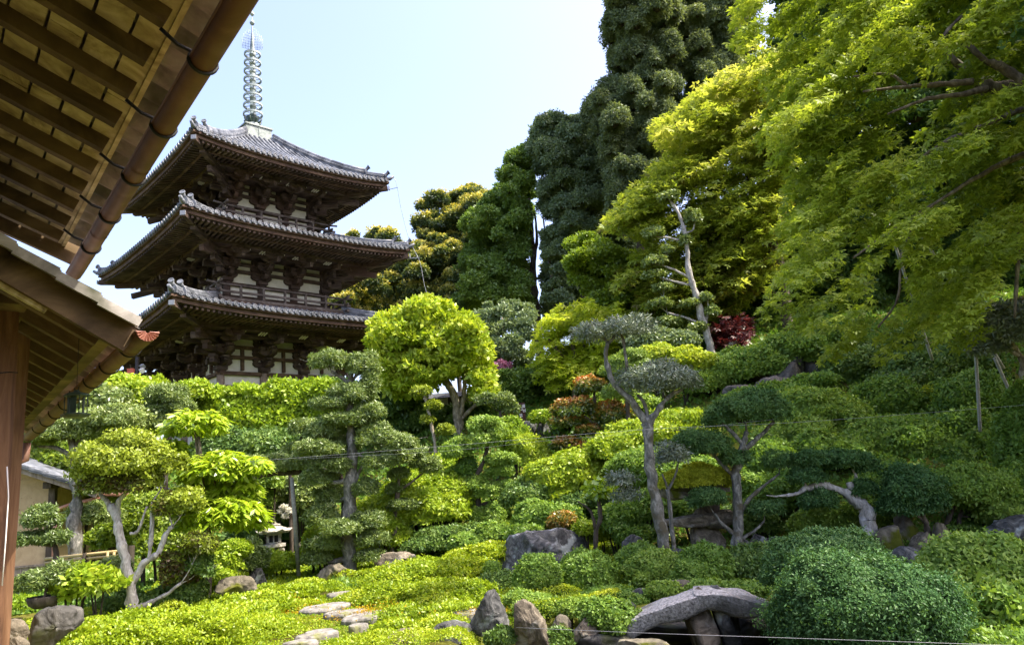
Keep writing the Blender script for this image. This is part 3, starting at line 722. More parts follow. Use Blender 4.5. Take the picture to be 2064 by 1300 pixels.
    body(2.2, 15.5, 16.75, 3, 3.6, 18.15, False); balcony(2.92, 15.72, 16.42); roof(5.33, 18.74, 18.40, .8, 21.7, 2.2, 3.6, 18.05)
    mb = MB(); mb.box((0, 0, 3.9), (8.6, 8.6, .9)); mb.build('stone_base', M['slab'], root)
    # spire
    mb = MB(); mb.box((0, 0, 22.03), (1.5, 1.5, .74)); mb.box((0, 0, 22.44), (1.62, 1.62, .09))
    for k in range(4):
        a = k * math.pi / 2; mb.box((.76 * math.cos(a), .76 * math.sin(a), 22.03), (.03, .06, .7), ((math.cos(a), math.sin(a), 0), (-math.sin(a), math.cos(a), 0), (0, 0, 1)))
    sp_ = mb.build('spire', M['roban'], root)
    MB().lathe((0, 0, 22.5), [(.55, 0), (.52, .1), (.42, .2), (.34, .25), (.36, .34), (.30, .38)], 20, smooth=True).build('bowl', M['bronze'], sp_)
    mb = MB(); mb.lathe((0, 0, 22.85), [(.26, 0), (.27, .12), (.3, .25), (.4, .42), (.36, .42), (.22, .3)], 16, smooth=True)
    for k in range(8):
        a = k * math.pi / 4; c_, s_ = math.cos(a), math.sin(a)
        mb.tube([(c_ * .27, s_ * .27, 22.92), (c_ * .4, s_ * .4, 22.98), (c_ * .5, s_ * .5, 23.14), (c_ * .46, s_ * .46, 23.2)], [.05, .06, .04, .015], 6)
    mb.build('lotus', M['bronzed'], sp_)
    MB().tube([(0, 0, 22.8), (0, 0, 26), (0, 0, 27.5), (0, 0, 28.8), (0, 0, 30.35)], [.17, .16, .13, .05, .012], 12).build('shaft', M['bronze'], sp_)
    for k in range(8):
        z = 23.48 + k * .545; r = .545 - k * .011; mb = MB()
        mb.lathe((0, 0, z), [(r, -.055), (r, .055), (r - .075, .055), (r - .075, -.055), (r, -.055)], 28, cap=False)
        mb.lathe((0, 0, z), [(.165, -.15), (.18, 0), (.165, .15)], 14, smooth=True)
        for j in range(6):
            a = j * math.pi / 3 + .3; mb.beam((.15 * math.cos(a), .15 * math.sin(a), z), ((r - .02) * math.cos(a), (r - .02) * math.sin(a), z), .03, .035)
        mb.build('ring', M['bronze'], sp_)
    for k in range(4):          # openwork flame fins
        a = k * math.pi / 2 + math.pi / 4 + .35; c_, s_ = math.cos(a), math.sin(a); mb = MB()
        for i in range(6):
            x = .12 + i * .085; h = 1.45 - (i / 6) ** 1.6 * .75
            mb.tube([(c_ * x, s_ * x, 27.55 + .04 * i), (c_ * x, s_ * x, 27.55 + h * .5), (c_ * (x + .03), s_ * (x + .03), 27.55 + h)], .014, 4)
        for j in range(7):
            z = 27.62 + j * .17; x1 = .58 - max(0, j - 3) * .09
            mb.tube([(c_ * .06, s_ * .06, z - .02), (c_ * x1, s_ * x1, z + .08)], .012, 4)
        mb.build('flame_fin', M['bronze'], sp_)
    for z, r in ((29.38, .15), (29.98, .13)):
        MB().lathe((0, 0, z), [(.01, -r), (r * .7, -r * .75), (r, 0), (r * .7, r * .7), (.02, r * 1.2)], 14, smooth=True).build('jewel', M['bronze'], sp_)
    # lightning conductor running down past the right eaves
    mb = MB(); s2 = math.sqrt(.5); L = lambda d, z, off=0: ((d * s2 + off), -(d * s2) + off, z)
    # the right-hand corner lies along local (+,-)->(cos,-sin): world +X
    def wx(dx, z): return (dx * math.cos(-R4), dx * math.sin(-R4), z)
    tips = [wx(7.55, 19.0), wx(7.85, 18.85), wx(8.0, 18.3), wx(8.15, 17.0), wx(8.5, 15.2), wx(9.0, 13.9), wx(9.25, 12.2), wx(9.9, 10.8), wx(10.2, 9.5), wx(10.3, 6.0)]
    mb.tube(spline(tips, 4), .014, 5)
    mb.beam(wx(7.3, 18.2), wx(8.02, 18.3), .03, .03); mb.beam(wx(8.3, 14.15), wx(9.02, 14.15), .03, .03)
    mb.build('lightning_wire', M['grey'], root)
pagoda()

# ------------------------------------------------------------------ near house with eaves
dH = np.array([-.632, .775, 0]); eH = np.array([.775, .632, 0]); zH = np.array([0, 0, 1.])
def H(o, al, be, z): return np.asarray(o) + dH * al - eH * be + zH * z
def house():
    root = empty('near_house', (-4.5, 3.5, 0), 0, 'brown wooden temple hall with deep tiled eaves and copper gutters along the frame edge', 'house')
    inv = np.array([-4.5, 3.5, 0])
    G1 = np.array([-2.76, 5.28, 3.0]) - inv; SL = .60
    # ---- lower roof: al 0..7 (away from viewer), be 0..3.4 inwards
    z_ = lambda be, o=0: be * SL + o
    mb = MB(); mb.grid([[H(G1, a, b, z_(b, .02)) for b in np.linspace(.12, 3.6, 8)] for a in np.linspace(.0, 7.2, 26)], smooth=False, flip=True)
    for k in range(24):       # soffit planks, one row per plank
        b = .13 + k * .145
        mb.beam(H(G1, .06, b + .07, z_(b + .07, .0)), H(G1, 7.2, b + .07, z_(b + .07, .0)), .14, .018, up=zH + eH * SL)
    mb.build('soffit', M['eave'], root)
    mb = MB()
    for k in range(17): 
        a = .42 + k * .40
        mb.beam(H(G1, a, .2, z_(.2, -.065)), H(G1, a, 3.5, z_(3.5, -.065)), .075, .10, up=zH)
    mb.build('rafters', M['eaved'], root)
    mb = MB()
    mb.beam(H(G1, .0, .14, z_(.14, .03)), H(G1, 7.2, .14, z_(.14, .03)), .10, .09); mb.build('eave_board', M['eaved'], root)
    bb = MB(); bb.beam(H(G1, .02, .05, z_(.05, -.055)), H(G1, .02, 3.6, z_(3.6, -.055)), .06, .2, up=zH); bb.build('barge_board', M['eaved'], root)
    mb = MB(); mb.beam(H(G1, .06, .55, z_(.55, -.10)), H(G1, .06, 3.6, z_(3.6, -.14)), .055, .18, up=zH); mb.build('verge_rafter', M['eave'], root)
    # tiles
    mb = MB(); rows = 14
    for j in range(rows):
        b = .0 + j * .26
        for i in range(26):
            a = -.02 + i * .28
            P = [[H(G1, a + u * .28, b + w * .30, z_(b + w * .30, .07 - w * .03 + .02 * math.sin((u - .1) * 2 * math.pi))) for w in (0, 1)] for u in np.linspace(0, 1, 6)]
            mb.grid(P, flip=True)
    mb.build('roof_tiles', M['tilew'], root)
    mb = MB()
    for j in range(14):       # verge tiles, stepped
        b = .02 + j * .26
        mb.beam(H(G1, -.03, b, z_(b, .098)), H(G1, -.03, b + .29, z_(b + .29, .07)), .2, .028, up=zH)
        mb.beam(H(G1, -.115, b, z_(b, .066)), H(G1, -.115, b + .27, z_(b + .27, .046)), .03, .06, up=zH)
    mb.build('verge_tiles', M['tilew'], root)
    # gutter (half-round copper) with fluted end cap and straps
    def gutter(o, a0, a1, r, name='gutter'):
        mb = MB(); th = np.linspace(math.pi * 1.02, math.pi * 1.98, 13)
        P = [[H(o, a, -math.cos(t) * r, math.sin(t) * r) for t in th] for a in np.linspace(a0, a1, 14)]
        Pi = [[H(o, a, -math.cos(t) * (r - .006), math.sin(t) * (r - .006)) for t in th] for a in np.linspace(a0, a1, 14)]
        mb.grid(P, flip=True); mb.grid(Pi)
        for sgn in (1, -1): mb.tube([H(o, a0, sgn * r, 0), H(o, a1, sgn * r, 0)], .008, 6)
        for k in range(int((a1 - a0) / 1.35) + 1):
            mb.grid([[H(o, a0 + .5 + k * 1.35 + q, -math.cos(t) * (r + .004), math.sin(t) * (r + .004)) for t in th] for q in (0, .035)], flip=True)
        return mb.build(name, M['copper'], root)
    g1 = gutter(G1 + np.array([0, 0, .02]) + eH * .03, -.12, 7.3, .075)
    mb = MB(); c0 = H(G1 + np.array([0, 0, .02]) + eH * .03, -.12, 0, .0)
    for k in range(10):
        t0 = math.pi + k * math.pi / 10; t1 = t0 + math.pi / 20; t2 = t0 + math.pi / 10
        rr = .074
        f = lambda t, r_, d_: c0 - dH * d_ - eH * (-math.cos(t) * r_) + zH * math.sin(t) * r_
        mb.grid([[f(t0, .012, 0), f(t1, .012, .004), f(t2, .012, 0)], [f(t0, rr, .0), f(t1, rr * 1.06, .03), f(t2, rr, .0)]], smooth=False)
    mb.build('gutter_end_cap', M['copperp'], g1)
    def straps(o, al, r, th_, par, rafter=True):
        for a in al:
            mb = MB(); pts = [H(o, a, -math.cos(t) * r, math.sin(t) * r) for t in np.linspace(math.pi * .95, math.pi * 2.0, 12)]
            if rafter: pts = [H(o, a, -r * .7, .01)] + pts[:]; pts.append(H(o, a, r + .05, .05)); pts.append(H(o, a, r + .13, .11))
            mb.tube(pts, th_, 6); mb.build('gutter_strap', M['iron'], par)
    straps(G1 + np.array([0, 0, .02]) + eH * .03, [.45 + k * .8 for k in range(8)], .083, .006, g1, False)
    # short downpipe at the far end of the lower gutter
    mb = MB(); q = H(G1, 7.2, .0, -.08); mb.tube([q, q + zH * -.25, q + zH * -.3 - eH * .1, q - zH * .9 - eH * .12], [.06, .05, .045, .045], 10); mb.build('downpipe', M['copper'], root)
    # ---- posts and wall below the lower roof
    P0 = np.array([-3.90, 5.55, 0]) - inv
    mb = MB(); base = np.array(at(-14, 1245, 5.25)) - inv; base[2] = -.15
    top = np.array(at(18, 610, 5.45)) - inv
    mb.beam(base, (top[0], top[1], 3.42), .13, .13, up=eH); pst = mb.build('post', M['post'], root)
    mb = MB(); mb.box((top[0], top[1], 3.42) + zH * .0, (.62, .2, .2), (dH, eH, zH)); mb.box((top[0], top[1], 3.42) + zH * .16 + dH * 0, (.34, .34, .12), (dH, eH, zH)); mb.build('bracket_block', M['eaved'], pst)
    mb = MB(); w0 = np.array([top[0], top[1], 0]) + dH * .0
    mb.beam(w0 + dH * .1 + zH * 3.58, w0 + dH * 6.6 + zH * 3.58, .16, .18); mb.build('eave_beam', M['eaved'], root)
    mb = MB(); b2 = np.array(at(29, 900, 5.9)) - inv; mb.beam((b2[0] - .03, b2[1], -.15), (b2[0], b2[1], 3.4), .12, .12, up=eH); mb.build('post', M['post'], root)
    mb = MB(); mb.beam(w0 + dH * .6 + zH * 1.6 - eH * .1, w0 + dH * 4.6 + zH * 1.6 - eH * .1, .08, 3.6); mb.build('wall', M['plasterc'], root)
    mb = MB(); mb.tube([np.array(at(*p, 5.2)) - inv for p in ((14, 940), (17, 1000), (11, 1090), (4, 1180))], .0045, 6); mb.build('cable', M['white'], pst)
    mb = MB(); mb.tube([np.array(at(*p, 5.2)) - inv for p in ((-6, 752), (20, 750), (36, 751))], .004, 5); mb.build('cable', M['iron'], pst)
    # ---- upper roof
    G2 = np.array([-1.12, 2.90, 3.9]) - inv; S2 = .42
    z2 = lambda b, o=0: b * S2 + o
    mb = MB()
    for k in range(22):
        b = .10 + k * .17
        g = random.Random(k)
        a = -8.0
        while a < 4.2:
            l = g.uniform(.5, 1.3); a1 = min(4.26, a + l)
            mb.beam(H(G2, a, b + .08, z2(b + .08, .16 + g.uniform(-.004, .004))), H(G2, a1 - .006, b + .08, z2(b + .08, .16 + g.uniform(-.004, .004))), .166, .02, up=zH + eH * S2); a = a1
    mb.build('soffit', M['eave'], root)
    mb = MB()
    for k in range(32):
        a = .45 + (k - 20) * .385 + .04
        if a > 4.25: continue
        mb.beam(H(G2, a, .17, z2(.17, .10)), H(G2, a, 4.0, z2(4.0, .10)), .06, .095, up=zH)
    mb.build('rafters', M['eaved'], root)
    mb = MB(); mb.beam(H(G2, -8, .115, z2(.115, .165)), H(G2, 4.25, .115, z2(.115, .165)), .03, .045); mb.build('eave_board', M['eave'], root)
    mb = MB()
    for i in range(61):        # overhanging tile edge seen from below
        a = -8.0 + i * .2
        mb.grid([[H(G2, a + u * .2, b, z2(b, .20 + .03 * math.sin(u * 2 * math.pi))) for b in (-.02, .3)] for u in np.linspace(0, 1, 7)])
        mb.grid([[H(G2, a + u * .2, b, z2(b, .235 + .03 * math.sin(u * 2 * math.pi))) for b in (-.03, 4.2)] for u in np.linspace(0, 1, 7)], flip=True)
        mb.grid([[H(G2, a + u * .2, -.025, z2(-.02, zz + .03 * math.sin(u * 2 * math.pi))) for zz in (.2, .236)] for u in np.linspace(0, 1, 7)])
    mb.build('roof_tiles', M['tilew'], root)
    mb = MB(); mb.beam(H(G2, 4.27, -.0, z2(0, .14)), H(G2, 4.27, 4.1, z2(4.1, .14)), .05, .22, up=zH); mb.build('barge_board', M['eaved'], root)
    g2 = gutter(G2, -8.1, 4.42, .063)
    straps(G2, [.49 + (k - 6) * .385 * 2 for k in range(12) if .49 + (k - 6) * .77 < 4.3], .071, .010, g2)
    # upper wall that carries the eaves
    mb = MB(); mb.beam(H(G2, -8, 2.3, -1.45), H(G2, 3.9, 2.3, -1.45), .1, 4.7); mb.beam(H(G2, -7.6, .4, -1.7), H(G2, -7.6, 2.25, -1.7), .1, 3.9); mb.build('wall', M['eaved'], root)
    mb = MB(); mb.beam(H(G2, -7.5, 1.35, -3.2), H(G2, 3.4, 1.35, -3.2), 1.75, .08); mb.build('veranda_floor', M['eaved'], root)
    for a in (-5.4, -3.9): MB().beam(H(G2, a, .62, -4), H(G2, a, .62, .28), .15, .15, up=eH).build('post', M['post'], root)
house()
# ------------------------------------------------------------------ ground and water
def terrain():
    xs = np.unique(np.concatenate([np.linspace(-140, -22, 20), np.linspace(-22, 22, 150), np.linspace(22, 140, 20)]))
    ys = np.unique(np.concatenate([np.linspace(-30, 3, 12), np.linspace(3, 34, 160), np.linspace(34, 220, 40)]))
    X, Y = np.meshgrid(xs, ys, indexing='ij'); Z = ground(X, Y)
    a, b = X.shape; I = np.arange(a * b).reshape(a, b)
    f = np.stack([I[:-1, :-1], I[1:, :-1], I[1:, 1:], I[:-1, 1:]], -1).reshape(-1, 4)
    o = new_obj('ground', raw_mesh('ground', np.stack([X, Y, Z], -1).reshape(-1, 3), [f], [M['soil']], smooth=True)); tag(o, kind='structure')
    o = MB().grid([[(x, y, -.36) for y in (2.2, 9.8)] for x in (-1.2, 3.8)], flip=True).build('pond_water', M['water']); tag(o, kind='structure')
terrain()
def cover(name, label, n, dist, L, mat, seed, hue=0., up=.8):
    """leafy ground cover: nobody could count it"""
    g = np.random.default_rng(seed); x, y = dist(g, n)
    z = ground(x, y); k = z > -.28; x, y, z = x[k], y[k], z[k]; n = len(x)
    bump = np.clip(fbm(np.stack([x * 1.6, y * 1.6, 0 * x], -1), 11), -.3, 1)
    P = np.stack([x, y, z + .02 + (.30 if mat == 'ORM' else .13) * (bump + .3) * g.random(n)], 1)
    T = g.normal(size=(n, 3)); T[:, 2] = np.abs(T[:, 2]) * up + .15; T /= np.linalg.norm(T, axis=1)[:, None]
    B = np.cross(T, g.normal(size=(n, 3))); B /= np.linalg.norm(B, axis=1)[:, None]
    Ls = L * (y / 12) * (.7 + .6 * g.random(n))
    v = np.clip(.5 + hue + .5 * (g.random(n) - .5) + .35 * fbm(np.stack([x * .9, y * .9, 0 * x], -1), 21), 0, 1)
    o = leafmesh(name, [(quads(P, T, B, Ls, Ls * .5), v)], M[mat]); tag(o, label, 'ground cover', kind='stuff'); return o
def moss_cushions(n, seed):
    g = np.random.default_rng(seed); x, y = lawn(g, n)
    K = 620; cx, cy = lawn(g, K); rad = .26 + .34 * g.random(K); hgt = .06 + .20 * g.random(K); hu = g.normal(size=K) * .10
    for (px, py, w) in STONES:
        dd = np.hypot(cx - px, (cy - py)); hgt = np.where((dd < w + rad + .5) & (cy < py + .25), hgt * .12, hgt)
    z = ground(x, y); top = np.zeros(len(x)); own = np.zeros(len(x), int) - 1; N_ = np.tile(np.array([0, 0, 1.]), (len(x), 1))
    for k in range(K):
        dx, dy = x - cx[k], y - cy[k]; q = (dx * dx + dy * dy * 1.3) / rad[k] ** 2
        h = hgt[k] * np.sqrt(np.clip(1 - q, 0, 1)); b = h > top
        top = np.where(b, h, top); own = np.where(b, k, own)
        N_[b] = np.stack([dx[b] / rad[k], dy[b] / rad[k], np.full(b.sum(), .75)], 1)
    ok = z > -.28
    # bare seams between cushions: thin them out
    ok &= (own >= 0) | (g.random(len(x)) < .35)
    for (px, py, w) in STONES:
        ok &= ~(((x - px) ** 2 + (y - py) ** 2) < w * w)
    x, y, z, top, own, N_ = x[ok], y[ok], z[ok], top[ok], own[ok], N_[ok]; n = len(x)
    N_ /= np.linalg.norm(N_, axis=1)[:, None]
    P = np.stack([x, y, z + top - .03 * g.random(n)], 1)
    a = g.normal(size=(n, 3)); T = a - N_ * np.sum(a * N_, 1)[:, None]; T /= np.linalg.norm(T, axis=1)[:, None]; T = T + N_ * g.random(n)[:, None] * 1.3; T /= np.linalg.norm(T, axis=1)[:, None]
    B = np.cross(T, N_ + .6 * g.normal(size=(n, 3))); B /= np.linalg.norm(B, axis=1)[:, None]
    L = .040 * (y / 12) * (.7 + .6 * g.random(n))
    v = np.clip(.40 + np.where(own >= 0, hu[own], -.2) + .5 * (g.random(n) - .5) + .9 * top, 0, 1)  # cushion shadow put into leaf colour: lighter tops, darker seams and edges
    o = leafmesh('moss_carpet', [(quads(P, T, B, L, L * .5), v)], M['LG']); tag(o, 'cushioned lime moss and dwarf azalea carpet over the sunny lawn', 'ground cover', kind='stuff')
def lawn(g, n):
    y = 8.2 + 10.5 * g.random(n) ** 1.3; x = -8.5 + g.random(n) * (9.3 + (y - 9) * .25); return x, y
def bank(g, n):
    y = 11.6 + 24 * g.random(n) ** 1.4; x = (-.72 + 1.5 * g.random(n)) * y * .98; k = (x > .3 * 1) | (y > 15); return x[k], y[k]
STONES = []
cover('undergrowth', 'dark green undergrowth covering the garden slopes', 110000, bank, .085, 'AZ', 8, -.25)

def nearbank(g, n): return 3.3 + 7.5 * g.random(n), 6 + 7 * g.random(n)
cover('bank_grass', 'short green growth on the shaded bank right of the pond', 60000, nearbank, .06, 'AZ', 10, -.1)
def orange(g, n):
    i = g.integers(0, 5, n); P_ = [at(*p) for p in ((830, 1160, 13.2), (975, 1150, 13.6), (770, 1228, 11.3), (560, 1225, 12.4), (950, 1230, 10.8))]
    c = np.array(P_)[i]; a = g.normal(size=(n, 2)) * np.array([.42, .22]); return c[:, 0] + a[:, 0], c[:, 1] + a[:, 1]
cover('orange_moss', 'patches of orange moss between the lime azaleas of the lawn', 9000, orange, .03, 'ORM', 9)
# ------------------------------------------------------------------ stones
def flat(label, cx, cy, rx, ry, seed, th=.10):
    # stepping stone lying on the lawn
    d = ray(cx, cy); t = (CZ - .10) / -d[2]; c = np.array([0, 0, CZ]) + d * t
    m = t * np.linalg.norm(d) / F; g = np.random.default_rng(seed)
    n = 40; u = np.linspace(0, 2 * np.pi, n + 1)[:-1]
    k = 1 + .16 * np.cos(2 * u + g.random() * 6) + .10 * np.cos(3 * u + g.random() * 6) + .05 * np.cos(5 * u + g.random() * 6) + .03 * g.normal(size=n)
    rr = rx * m; ry_ = min(rr * .95, ry * m / .13)
    rings = []
    for s, z in ((1.0, -th), (1.02, -.02), (.98, .0), (.93, .012), (.6, .018), (.25, .02), (.02, .02)):
        rings.append(np.stack([np.cos(u) * rr * k * s, np.sin(u) * ry_ * k * s, z + .012 * fbm(np.stack([np.cos(u) * s * 2, np.sin(u) * s * 2, 0 * u], -1), seed)], 1))
    P = np.concatenate(rings); f = np.array([(i * n + j, i * n + (j + 1) % n, (i + 1) * n + (j + 1) % n, (i + 1) * n + j) for i in range(6) for j in range(n)])
    o = new_obj('stepping_stone', raw_mesh('stepping_stone', P, [f], [M['slab']], smooth=False)); o.location = (c[0], c[1], G(c[0], c[1]) + .075)
    tag(o, label, 'stepping stone', 'stepping stones across the moss lawn'); STONES.append((c[0], c[1], rr))
for k, a in enumerate([('flat grey stepping stone, upper of the large ones below the maki trunk', 653, 1221, 42, 9), ('pale stepping stone touching the wide one on its left', 695, 1233, 34, 7), ('widest stepping stone, beside the orange moss patch', 742, 1238, 42, 9),
        ('angular stepping stone near the bottom edge of the lawn', 640, 1275, 36, 11), ('cut-off stepping stone at the bottom edge of the picture', 606, 1293, 28, 9), ('small stepping stone in the moss below the angular boulder row', 930, 1226, 34, 7),
        ('round pale stepping stone in front of the mossy rock by the maki', 768, 1167, 17, 7), ('narrow stepping stone farthest up the path', 686, 1193, 24, 5), ('small stepping stone tucked in the lime mound', 924, 1181, 17, 6),
        ('small half-buried stepping stone at the left of the path', 548, 1192, 16, 4), ('tiny stepping stone between moss cushions', 720, 1257, 16, 4), ('half-hidden stepping stone at the far left of the lawn', 345, 1249, 20, 5)]):
    flat(a[0], *a[1:], seed=40 + k)
moss_cushions(330000, 7)
rock_outline('big lichen-covered grey boulder behind the clipped domes', [(972, 1135), (1010, 1090), (1070, 1070), (1130, 1064), (1172, 1074), (1202, 1102), (1206, 1145), (1120, 1175), (1000, 1172)], 14.6, 1.5, 'rock', 3, facet=.14)
rock_outline('tall pointed grey rock standing at the pond edge', [(944, 1270), (955, 1240), (975, 1202), (996, 1187), (1012, 1210), (1026, 1250), (1022, 1278), (985, 1290)], 9.3, .55, 'rock', 5, facet=.12)
rock_outline('upright brown rock with a slanted top at the pond edge', [(1036, 1330), (1034, 1240), (1042, 1212), (1066, 1211), (1088, 1235), (1104, 1275), (1112, 1330)], 9.0, .5, 'rockb', 9, facet=.12)
rock_outline('dark wedge-shaped rock beside the pale stone at the waterline', [(850, 1292), (880, 1262), (915, 1250), (950, 1262), (946, 1280), (925, 1298), (880, 1312)], 9.2, .7, 'rock', 12)
rock_outline('blunt pale brown stone at the bottom edge of the lawn', [(778, 1285), (800, 1270), (835, 1266), (848, 1275), (850, 1300), (845, 1320), (790, 1318)], 9.0, .5, 'rockb', 14, facet=.1)
rock_outline('low triangular brown rock under the overhanging shrub by the water', [(1145, 1292), (1165, 1262), (1185, 1240), (1205, 1262), (1200, 1290), (1165, 1300)], 9.15, .5, 'rockb', 16)
rock_outline('rounded pale rock touching the left end of the stone bridge', [(1240, 1225), (1250, 1213), (1268, 1211), (1282, 1222), (1278, 1236), (1250, 1236)], 9.9, .4, 'rock', 17)
rock_outline('grey rock under the small bright clipped ball behind the bridge', [(1270, 1195), (1290, 1185), (1312, 1192), (1318, 1210), (1290, 1222), (1270, 1212)], 10.5, .5, 'rock', 18)
rock_outline('small mossy rock between the upright rock and the overhanging shrub', [(1112, 1262), (1122, 1243), (1140, 1240), (1152, 1256), (1145, 1275), (1120, 1275)], 9.3, .4, 'rockm', 19)
rock_outline('flat mossy slab behind the bridge under the green shrub', [(1310, 1182), (1340, 1172), (1388, 1170), (1390, 1195), (1370, 1205), (1330, 1200)], 11.0, .6, 'rockm', 20)
rock_outline('mottled upright rock behind the clipped dome left of the forked tree', [(1252, 1130), (1254, 1095), (1270, 1078), (1290, 1080), (1305, 1105), (1308, 1135), (1280, 1145)], 13.4, .6, 'rock', 21)
rock_outline('tan rock with a flat sunlit top right of the maki trunk', [(752, 1130), (768, 1116), (805, 1111), (836, 1118), (840, 1140), (800, 1150), (760, 1145)], 16.5, .9, 'rockb', 22, facet=.1)
rock_outline('mossy brown rock left of the maki trunk', [(636, 1160), (660, 1140), (690, 1135), (702, 1145), (700, 1172), (660, 1182)], 16.0, .8, 'rockm', 23)
rock_outline('rounded tan rock with a mossy back on the lawn edge', [(430, 1190), (445, 1168), (475, 1160), (508, 1163), (520, 1182), (516, 1200), (460, 1206)], 14.2, .9, 'rockm', 24, facet=.1)
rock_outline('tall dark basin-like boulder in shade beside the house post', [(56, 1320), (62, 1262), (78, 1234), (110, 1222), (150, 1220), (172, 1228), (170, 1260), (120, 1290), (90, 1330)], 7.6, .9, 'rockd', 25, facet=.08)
rock_outline('pale flat rock at the foot of the house post', [(-10, 1285), (8, 1255), (40, 1248), (58, 1262), (56, 1282), (20, 1296)], 7.0, .6, 'rockb', 26)
rock_outline('small rounded stone in the bottom left corner', [(10, 1318), (20, 1290), (40, 1283), (60, 1295), (58, 1320)], 6.6, .4, 'rockb', 27)
rock_outline('large whale-backed grey boulder at the right edge of the picture', [(1964, 1085), (1985, 1060), (2030, 1042), (2080, 1040), (2100, 1080), (2080, 1105), (2000, 1105)], 12.0, 1.2, 'rock', 28, facet=.1)
rock_outline('grey rounded rock low in the corner below the big clipped bush', [(1905, 1310), (1912, 1282), (1940, 1270), (1975, 1276), (1995, 1305), (1960, 1325)], 7.3, .5, 'rockm', 29)
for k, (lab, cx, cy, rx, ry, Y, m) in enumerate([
        ('long dark wet rock added at the waterline left of the bridge', 1205, 1293, 70, 20, 9.35, 'rockd'), ('dark wet rock added at the waterline between the bridge piers and the big bush', 1515, 1262, 46, 30, 9.55, 'rockd'), ('dark wet rock added at the waterline beneath the left bridge slab', 1330, 1266, 60, 20, 9.75, 'rockd'),  # dark rocks added over bank soil that the sun lights
        ('round mossy rock with white lichen under the white gnarled tree', 1790, 1092, 30, 26, 12.6, 'rockm'), ('dark gap-filling rock between the mossy rocks on the slope', 1822, 1080, 24, 34, 12.9, 'rockm'),
        ('flat-topped grey rock below the small round-crowned tree', 1862, 1112, 26, 30, 12.2, 'rockb'), ('grey leaning rock right of the big conifer bush', 1828, 1135, 26, 22, 11.6, 'rock'),
        ('moss-capped rock right of the round-crowned tree stem', 1905, 1098, 24, 28, 12.4, 'rockm'), ('low pale rock at the right end of the stone row on the bank', 1570, 1098, 27, 12, 13.0, 'rock'),
        ('small upright rock among the stone row on the bank', 1500, 1098, 12, 14, 13.2, 'rock'), ('flat slab in front of the round bright bush at right', 1870, 1168, 34, 9, 10.6, 'slab'),
        ('slanting small grey rock at the end of the stone row', 1602, 1106, 13, 10, 12.6, 'rock'), ('small pale rock in the stone row below the tree stem', 1530, 1088, 17, 12, 13.4, 'rock'),
        ('low grey stone showing behind the lantern bushes', 520, 1165, 18, 22, 16.5, 'rock'), ('round stone under the bamboo prop', 590, 1128, 12, 10, 18.2, 'rock'),
        ('brown rock in the shade beside the stone lantern', 625, 1102, 32, 16, 18.8, 'rockm'), ('grey lump of rock below the tan flat-topped rock', 790, 1142, 17, 9, 16.0, 'rock')]):
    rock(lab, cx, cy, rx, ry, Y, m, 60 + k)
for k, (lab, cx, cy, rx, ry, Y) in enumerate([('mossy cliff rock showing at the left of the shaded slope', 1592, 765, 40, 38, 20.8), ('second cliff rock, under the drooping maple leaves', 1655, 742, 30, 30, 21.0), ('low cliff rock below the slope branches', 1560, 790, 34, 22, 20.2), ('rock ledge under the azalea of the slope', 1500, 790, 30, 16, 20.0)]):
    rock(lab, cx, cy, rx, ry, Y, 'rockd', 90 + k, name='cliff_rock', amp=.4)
for k, (cx, cy, rx, ry, lab) in enumerate([(1068, 862, 14, 20, 'leftmost stone of the wall beside the steps'), (1094, 872, 17, 24, 'long dark stone of the wall beside the steps'), (1124, 880, 18, 24, 'third stone from the left in the wall beside the steps'), (1152, 890, 16, 24, 'pale upright stone in the wall beside the steps'), (1180, 892, 16, 22, 'stone of the wall under the red-tipped tree'), (1200, 905, 12, 20, 'rightmost pale stone of the wall beside the steps')]):
    rock(lab, cx, cy, rx, ry, 23.5, 'rock', 120 + k, name='wall_stone', group='stones of the low retaining wall')
for k, (cx, cy, w) in enumerate([(1046, 855, 14), (1054, 868, 15), (1064, 882, 17), (1078, 897, 17), (1092, 912, 18), (1104, 926, 18)]):
    c = at(cx, cy, 23.6 - k * .35); m = c[1] / F
    P, q = rockmesh((0, 0, 0), (w * m, w * m * .7, .10), 140 + k)
    o = new_obj('stone_step', raw_mesh('stone_step', P, [q], [M['slab']], smooth=True)); o.location = c
    tag(o, ['highest', 'second highest', 'third highest', 'third lowest', 'second lowest', 'lowest'][k] + ' of the grey stone steps climbing behind the round yellow bush', 'step', 'stone steps up the garden slope')

